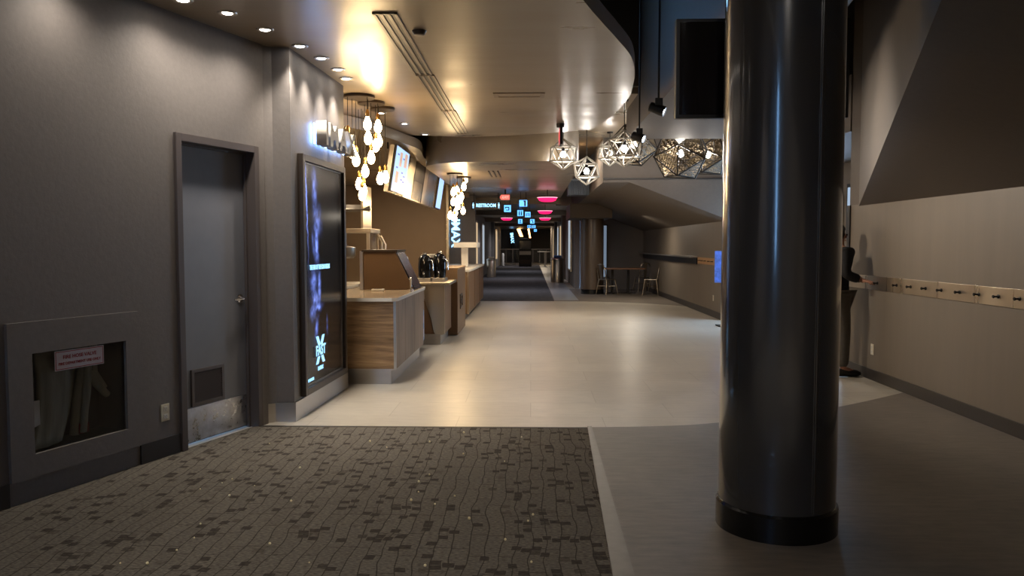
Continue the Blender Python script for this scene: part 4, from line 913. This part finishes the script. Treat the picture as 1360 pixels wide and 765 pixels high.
def hall_case(x, y, s, warm, label, w_=.75):
    t = thing('hall_poster_case', label, 'poster case', (x, y, .5)); d_ = .06*s
    mb = MB(); lo, hi = sorted((0, d_)); mb.box((lo, -w_, 0), (hi, w_, 1.9)); mb.build('case_frame', M['steel_warm'], t, bevel=.008)
    lo, hi = sorted((d_+.001*s, d_+.006*s)); MB().box((lo, -w_+.08, .08), (hi, w_-.08, 1.82)).build('lit_sheet', M['hall_warm'] if warm else M['glow_white'], t)
hall_case(-2.19, 24.2, 1, False, 'lit poster case on the left hallway wall, nearest'); hall_case(-2.19, 31.0, 1, True, 'warm lit poster case on the left hallway wall, second'); hall_case(-2.19, 35.5, 1, False, 'lit poster case on the left hallway wall, third')
hall_case(-2.19, 49, 1, True, 'warm lit poster case on the left hallway wall, farthest', 1.2)
for k, (y, wv) in enumerate(((28.5, False), (37, True), (40.5, False), (49, True))):
    hall_case(1.44, y, -1, wv, 'poster case on the right hallway wall, '+['nearest, pale light', 'second, warm light', 'third, pale light', 'farthest, warm light'][k])

# trash bins
def bin_(p, r, h, label, blue):
    t = thing('waste_bin', label, 'waste bin', p)
    MB().lathe([(r, .0), (r, h*.86), (r-.005, h*.87)], 28).build('bin_body', M['steel_warm'], t, smooth=40)
    MB().lathe([(r+.015, h*.87), (r+.015, h*.92), (r*.7, h*.97), (.02, h)], 28).build('bin_lid', M['steel'], t, smooth=40)
    MB().box((-r*.6, -r*.6, h*.985), (r*.6, r*.5, h*1.05)).build('tray', mat('tray_blue', lin(90, 130, 210), .5) if blue else M['steel_warm'], t, bevel=.01)
bin_((1.03, 30.6, .006), .26, .98, 'steel waste bin with blue tray on the right of the hallway', True)
bin_((-1.75, 35.0, .009), .20, .86, 'pale steel waste bin on the left of the hallway', False)
t = thing('floor_kiosk', 'tall dark kiosk standing in front of the far railing', 'kiosk', (-.37, 52, .009))
MB().box((-.42, -.2, 0), (.42, .2, .35)).build('kiosk_base', M['black'], t, bevel=.02); MB().box((-.40, -.16, .35), (.40, .16, 1.85)).build('kiosk_body', M['black'], t, bevel=.02)
MB().box((-.36, -.17, 1.15), (.36, -.161, 1.7)).build('upper_screen', M['black_gloss'], t); MB().box((-.38, -.19, .78), (.38, -.161, 1.02)).build('steel_band', M['steel'], t); MB().box((-.34, -.21, .2), (.34, -.2, .45)).build('lower_band', M['bronze'], t)
t = thing('end_railing', 'metal railing across the far end of the hallway', 'railing', (-.25, 56.5, 0))
MB().box((-2.0, -.03, 1.10), (1.85, .03, 1.16)).build('hand_rail', M['steel'], t); MB().box((-2.0, -.02, .02), (1.85, .02, .08)).build('bottom_rail', M['steel'], t)
for k in range(9): MB().box((-2.0+k*.48-.02, -.02, .0), (-2.0+k*.48+.02, .02, 1.1)).build('post', M['steel'], t)
MB().box((-1.98, -.004, .1), (1.83, .004, 1.08)).build('glass_infill', M['glass'], t)
t = thing('white_bollard', 'short pale post at the left before the railing', 'bollard', (-1.87, 53, .009))
MB().lathe([(.09, 0), (.09, .78), (.06, .86), (.01, .88)], 20).build('post_body', M['white_plastic'], t, smooth=50); MB().lathe([(.13, 0.0), (.13, .03)], 20).build('post_foot', M['steel'], t)
t = thing('high_table', 'pale high table standing right before the railing', 'table', (.95, 53, 0))
MB().box((-.5, -.3, .95), (.35, .3, 1.0)).build('table_top', M['counter_white'], t, bevel=.01); MB().box((-.06, -.06, .02), (.06, .06, .95)).box((-.3, -.25, 0), (.3, .25, .02)).build('table_stand', M['steel'], t)
t = thing('far_letter_sign', 'small slanted blue lettering glowing beyond the railing', 'sign', at(680, 316, 63))
text_mesh('blue_lettering', 'IMAX', .34, M['blue_letters'], t, (0, 0, 0), (PI/2, PI/2-.12, 0), .02, .01)
MB().tube([(-.05, .05, -1.2), (.08, .05, 2.2)], .03).build('sign_post', M['iron'], t)
for k, (px, py, w_, h_) in enumerate(((689.5, 306, .32, .5), (702.5, 307, .16, .55))):
    q = at(px, py, 64); t = thing('glowing_display', ['bright orange display beyond the railing, left of the kiosk', 'narrow orange display beyond the railing, right of the kiosk top'][k], 'display', (q.x, 64, 0))
    MB().box((-w_, .03, 0), (w_, .15, q.z+h_+.1)).build('display_frame', M['black'], t); MB().prism([(-w_*1.1, q.z+h_), (-w_*.2, q.z+h_), (w_*1.0, q.z-h_), (w_*.2, q.z-h_)], 0, .029, Rm).build('lit_face', M['glow_orange'], t)
for k, (px, py, Y) in enumerate(((742, 243, 20.6), (740, 248, 20.6))):
    q = at(px, py, Y); q.z = min(q.z, 2.70) if False else q.z
for k, (x, y) in enumerate(((-.6, 24.5), (-.6, 33.5), (-.6, 43), (-.6, 52))):  # added ceiling lights, put in to brighten the hallway
    t = thing('added_ceiling_light', ['added ceiling light at the hallway entrance', 'added ceiling light above the hallway bins', 'added ceiling light midway down the hallway', 'added ceiling light before the far railing'][k], 'ceiling light', (x, y, 2.72))
    MB().lathe([(.10, -.012), (.13, -.012), (.14, 0)], 24, cap=False).build('trim_ring', M['steel'], t); MB().lathe([(.001, -.010), (.10, -.010)], 24, cap=False).build('lens', M['spot_lens'], t)
    lamp('SPOT', 'hall_fill', (0, 0, -.03), 150, (.92, .92, 1), .08, t, (0, 0, 0), 2.7, .8)

# blue lit spots and corrugated duct near the far block
t = thing('corrugated_duct', 'short ribbed blue-grey metal duct above the far column', 'duct', (.86, 18.2, 2.93)); mb = MB()
prf = []
for k in range(17): prf.append((-.32+.04*k, -.02 if k % 2 else 0))
for k in range(16): mb.box((-.02+.0*k+.03*k, -.3, -.36), (-.02+.03*k+.018, .3, -.05))
mb.box((-.03, -.31, -.05), (.48, .31, -.0)); mb.build('duct_shell', mat('duct_metal', lin(84, 92, 104), .45, .3), t)  # even blue-grey base colour on the ribs
t = thing('twin_spotlight', 'pair of small white spotlights before the far bulkhead', 'spotlight', at(741.5, 246, 18.5))
MB().tube([(0, 0, -.08), (0, 0, 2.72-t.location.z)], .012).build('stem', M['iron'], t)
for s, dz in ((1, .04), (-1, -.06)):
    MB().lathe([(.03, .05), (.035, 0), (.035, -.03)], 14, Matrix.Translation((.03*s, -.02, dz)) @ Matrix.Rotation(-PI/2.2, 4, 'X')).build('lamp_head', M['iron'], t)
    bmesh_ = MB(); bmesh.ops.create_icosphere(bmesh_.bm, subdivisions=2, radius=.028, matrix=Matrix.Translation((.03*s, -.05, dz))); bmesh_.build('lens', M['spot_lens'], t, smooth=60)

# cafe chairs and table
def chair():
    t = thing('metal_chair', '', 'chair')
    MB().prism([(-.2, -.19), (.2, -.19), (.17, .19), (-.17, .19)], .435, .455).build('seat', M['chair_metal'], t, bevel=.008)
    mb = MB()
    for sx, sy in ((-1, -1), (1, -1), (-1, 1), (1, 1)):
        lg = MB(); lg.prism([(-.02, -.02), (.02, -.02), (.02, .02), (-.02, .02)], 0, 0.0) if False else None
        lg.tube([(.16*sx, .16*sy, .435), (.20*sx, .20*sy, .2), (.225*sx, .225*sy, 0)], [.028, .02, .014], 8); lg.build('leg', M['chair_metal'], t, smooth=50)
    MB().tube([(-.17, .18, .45), (-.175, .22, .70), (-.12, .25, .86), (0, .26, .89), (.12, .25, .86), (.175, .22, .70), (.17, .18, .45)], .014, 8).build('back_frame', M['chair_metal'], t, smooth=60)
    MB().prism([(-.045, .455), (.045, .455), (.05, .88), (-.05, .88)], .195, .20, Matrix(((1, 0, 0, 0), (0, .2, .0, .0), (0, 0, 1, 0), (0, 0, 0, 1))) if False else Matrix(((1, 0, 0, 0), (0, .165, 1, -.07), (0, 1, 0, 0), (0, 0, 0, 1)))).build('back_slat', M['chair_metal'], t)
    MB().bar((-.19, -.19, .25), (.19, .19, .25), .012, .02).bar((-.19, .19, .25), (.19, -.19, .25), .012, .02).build('cross_brace', M['chair_metal'], t)
    return t
c0 = chair(); c0['group'] = 'galvanised cafe chairs'
cp = [((865, 391), 22.9, -1.85, 'metal cafe chair in front at the right end of the table'), ((874, 390), 24.2, -1.3, 'metal cafe chair nearest the right wall behind the front one'),
      ((853, 390), 24.6, -2.9, 'metal cafe chair behind the table seen from the side'), ((806, 391), 23.0, 2.2, 'metal cafe chair left of the table in front'), ((799, 388), 24.4, 1.2, 'metal cafe chair half hidden by the distant column')]
for i, ((px, py), Y, rz, l_) in enumerate(cp):
    q = at(px, py, Y); loc = (q.x, Y, .0035)
    if i == 0: c0.location = loc; c0.rotation_euler = (0, 0, rz); c0['label'] = l_
    else: dup(c0, loc, rz, l_)
q = at(829, 358, 23.6); t = thing('cafe_table', 'wooden topped cafe table with dark pedestal between the chairs', 'table', (q.x, 23.6, .0035))
MB().box((-.62, -.36, .72), (.58, .36, .76)).build('table_top', M['table_wood'], t, bevel=.006)
for x in (-.35, .12): 
    pd = MB().box((x-.035, -.035, .02), (x+.035, .035, .72)).box((x-.22, -.04, 0), (x+.22, .04, .025)).box((x-.04, -.28, 0), (x+.04, .28, .025)); pd.build('pedestal', M['iron'], t)
t = thing('distant_mirror_panel', 'tall narrow pale blue panel between column and back wall', 'panel', (at(802, 300, 25.85).x, 25.89, .35))
MB().box((-.10, -.03, 0), (.12, 0, 1.75)).build('panel_frame', M['black'], t); MB().box((-.07, -.034, .03), (.09, -.031, 1.72)).build('panel_face', emit('panel_blue', (.45, .6, .8, 1), .22), t)

# ================================================================== PERSON
def skin_mesh(name, verts, edges, radii, m, parent, root=0, sub=2):
    me = bpy.data.meshes.new(name); me.from_pydata(verts, edges, []); o = bpy.data.objects.new(name, me); col.objects.link(o)
    sk = o.modifiers.new('s', 'SKIN'); sk.use_smooth_shade = True
    for i, sv in enumerate(me.skin_vertices[0].data):
        r = radii[i]; sv.radius = (r, r) if isinstance(r, (int, float)) else r; sv.use_root = (i == root)
    ss = o.modifiers.new('d', 'SUBSURF'); ss.levels = sub; ss.render_levels = sub
    bpy.context.view_layer.update()
    nm_ = bpy.data.meshes.new_from_object(o.evaluated_get(bpy.context.evaluated_depsgraph_get()))
    bpy.data.objects.remove(o); nm_.name = name; nm_.materials.clear(); nm_.materials.append(m)
    for p_ in nm_.polygons: p_.use_smooth = True
    r_ = bpy.data.objects.new(name, nm_); col.objects.link(r_); r_.parent = parent; return r_
# local: +y is where the person faces, z up
pr_ = thing('person', 'person in dark jacket and grey trousers standing by the rail, half behind the column', 'person', (3.375, 8.84, .001), -1.2)
J = dict(pelvis=(0, 0, .90), waist=(0, .0, 1.03), chest=(0, .01, 1.25), neck0=(0, 0, 1.40), neck=(0, .015, 1.47), head=(0, .03, 1.55), crown=(0, .015, 1.64),
         sl=(-.17, 0, 1.37), el=(-.23, -.03, 1.12), wl=(-.21, .12, .93), sr=(.17, 0, 1.37), er=(.22, -.07, 1.13), wr=(.30, .07, 1.07),
         hl=(-.09, 0, .86), kl=(-.10, .02, .48), al=(-.11, -.01, .09), tl=(-.13, .15, .035), hr=(.09, 0, .86), kr=(.11, .03, .48), ar=(.14, 0, .09), tr=(.18, .15, .035))
ks = list(J); E_ = [('pelvis', 'waist'), ('waist', 'chest'), ('chest', 'neck0'), ('neck0', 'neck'), ('neck', 'head'), ('head', 'crown'), ('neck0', 'sl'), ('sl', 'el'), ('el', 'wl'), ('neck0', 'sr'), ('sr', 'er'), ('er', 'wr'), ('pelvis', 'hl'), ('hl', 'kl'), ('kl', 'al'), ('al', 'tl'), ('pelvis', 'hr'), ('hr', 'kr'), ('kr', 'ar'), ('ar', 'tr')]
Rd = dict(pelvis=(.13, .10), waist=(.12, .09), chest=(.14, .10), neck0=(.08, .07), neck=.052, head=(.075, .09), crown=(.055, .065), sl=.06, el=.04, wl=.028, sr=.06, er=.04, wr=.028, hl=.085, kl=.055, al=.038, tl=.03, hr=.085, kr=.055, ar=.038, tr=.03)
bv = [J[k] for k in ks]; be = [(ks.index(a), ks.index(b)) for a, b in E_]; br_ = [Rd[k] for k in ks]
for s, wk, dr in ((-1, 'wl', Vector((.02, .05, -.05))), (1, 'wr', Vector((.08, .01, -.01)))):
    w0 = Vector(J[wk]); d_ = dr.normalized(); pm = w0+d_*.07; bv.append(tuple(pm)); br_.append((.034, .017)); pi_ = len(bv)-1; be.append((ks.index(wk), pi_))
    sd = d_.cross(Vector((0, 0, 1))).normalized()
    for j, (o_s, ln) in enumerate(((-.027, .062), (-.009, .074), (.009, .070), (.027, .055))):
        a_ = pm+sd*o_s+d_*.03; b_ = a_+d_*ln*.55+Vector((0, 0, -.006)); c_ = b_+d_*ln*.4+Vector((0, 0, -.02))
        n0 = len(bv); bv += [tuple(a_), tuple(b_), tuple(c_)]; br_ += [.0095, .009, .0075]; be += [(pi_, n0), (n0, n0+1), (n0+1, n0+2)]
    a_ = w0+d_*.035-sd*.03*s; b_ = a_+d_*.045-sd*.02*s; n0 = len(bv); bv += [tuple(a_), tuple(b_)]; br_ += [.011, .009]; be += [(ks.index(wk), n0), (n0, n0+1)]
body = skin_mesh('body', bv, be, br_, M['skin'], pr_)
fc = MB()
for s in (-1, 1): bmesh.ops.create_icosphere(fc.bm, subdivisions=2, radius=.011, matrix=Matrix.Translation((.03*s, .118, 1.56)))
fc.build('eyes', M['black'], pr_, smooth=60)
MB().tube([(0, .112, 1.565), (0, .135, 1.535), (0, .118, 1.525)], [.009, .014, .01]).build('nose', M['skin'], pr_, smooth=60)
MB().tube([(-.022, .112, 1.497), (0, .119, 1.495), (.022, .112, 1.497)], .006).build('mouth', mat('lips', lin(140, 80, 75), .5), pr_, smooth=60)
hv = MB(); bmesh.ops.create_icosphere(hv.bm, subdivisions=3, radius=1, matrix=Matrix.Translation((0, 0, 1.585)) @ Matrix.Diagonal((.096, .105, .105, 1)))
for v_ in list(hv.bm.verts):
    if v_.co.y > .05 and v_.co.z < 1.60: hv.bm.verts.remove(v_)
hv.build('hair', M['hair'], pr_, smooth=70)
jk = ['pelvis', 'waist', 'chest', 'neck0', 'sl', 'el', 'wl', 'sr', 'er', 'wr']; jr = dict(pelvis=(.175, .14), waist=(.165, .13), chest=(.175, .135), neck0=(.10, .09), sl=.085, el=.062, wl=.05, sr=.085, er=.062, wr=.05)
JJ = dict(J); JJ['pelvis'] = (0, 0, .86)
skin_mesh('jacket', [JJ[k] for k in jk], [(jk.index(a), jk.index(b)) for a, b in E_ if a in jk and b in jk], [jr[k] for k in jk], M['jacket'], pr_)
tk = ['pelvis', 'hl', 'kl', 'al', 'hr', 'kr', 'ar']; trd = dict(pelvis=(.15, .12), hl=.105, kl=.078, al=.062, hr=.105, kr=.078, ar=.062)
skin_mesh('trousers', [J[k] for k in tk], [(tk.index(a), tk.index(b)) for a, b in E_ if a in tk and b in tk], [trd[k] for k in tk], M['trousers'], pr_)
for a_, t_ in (('al', 'tl'), ('ar', 'tr')):
    p_, q_ = Vector(J[a_]), Vector(J[t_]); MB().tube([(p_.x-(q_.x-p_.x)*.35, p_.y-.06, .045), (p_.x, p_.y+.02, .05), tuple(q_), (q_.x, q_.y+.05, .028)], [.04, .046, .04, .022], 12).build('shoe', M['shoe'], pr_, smooth=60)

for (x, y, z_, p_, c_) in ((-3.2, 12.6, 2.85, 40, (1, .78, .5)), (-3.2, 16.2, 2.85, 40, (1, .78, .5)), (-2.6, 9.0, 2.95, 18, (1, .8, .55))):
    lamp('AREA', 'concession_fill', (x, y, z_), p_, c_, .4)  # hidden fill lights added to brighten the concession walls
for (x, y, z_, p_, c_) in ((2.6, 20.5, 2.2, 26, (1, .88, .72)), (.9, 15.6, 3.38, 30, (1, .88, .74)), (2.4, 12.4, 3.38, 30, (1, .9, .8)), (0.2, 15.5, 2.7, 25, (1, .84, .66)), (-.6, 17.5, 2.7, 15, (1, .84, .66))):
    lamp('AREA', 'ceiling_fill', (x, y, z_), p_, c_, .3)  # fill lights added to brighten the middle area, cafe and hall entrance
lamp('AREA', 'end_fill', (.3, 61.5, 3.15), 160, (1, .8, .56), .6)  # both end lights are fill, added because the hall end was too dark
lamp('AREA', 'end_fill', (.9, 57.0, 2.7), 50, (1, .8, .56), .3)
# unseen fill lights added behind the viewer to lift the foreground
for (x, y, z_, p_) in ((.2, -1.6, 4.7, 150), (2.6, -3.6, 4.7, 110), (-3.2, -1.5, 4.7, 150)):
    lamp('AREA', 'lobby_fill', (x, y, z_), p_, (1, .92, .83), .5)
# ================================================================== WORLD / RENDER
w = bpy.data.worlds.new('dusk'); scene.world = w; w.use_nodes = True
bg = w.node_tree.nodes['Background']; bg.inputs[0].default_value = (.26, .54, 1, 1); bg.inputs[1].default_value = 13.0
vs_ = scene.view_settings; vs_.view_transform = 'Standard'; vs_.look = 'None'; vs_.gamma = 1; vs_.use_curve_mapping = False; vs_.exposure = 0.45
scene.cycles.use_denoising = True
scene.cycles.max_bounces = 8; scene.cycles.diffuse_bounces = 5; scene.cycles.sample_clamp_indirect = 6
scene.cycles.caustics_reflective = False; scene.cycles.caustics_refractive = False
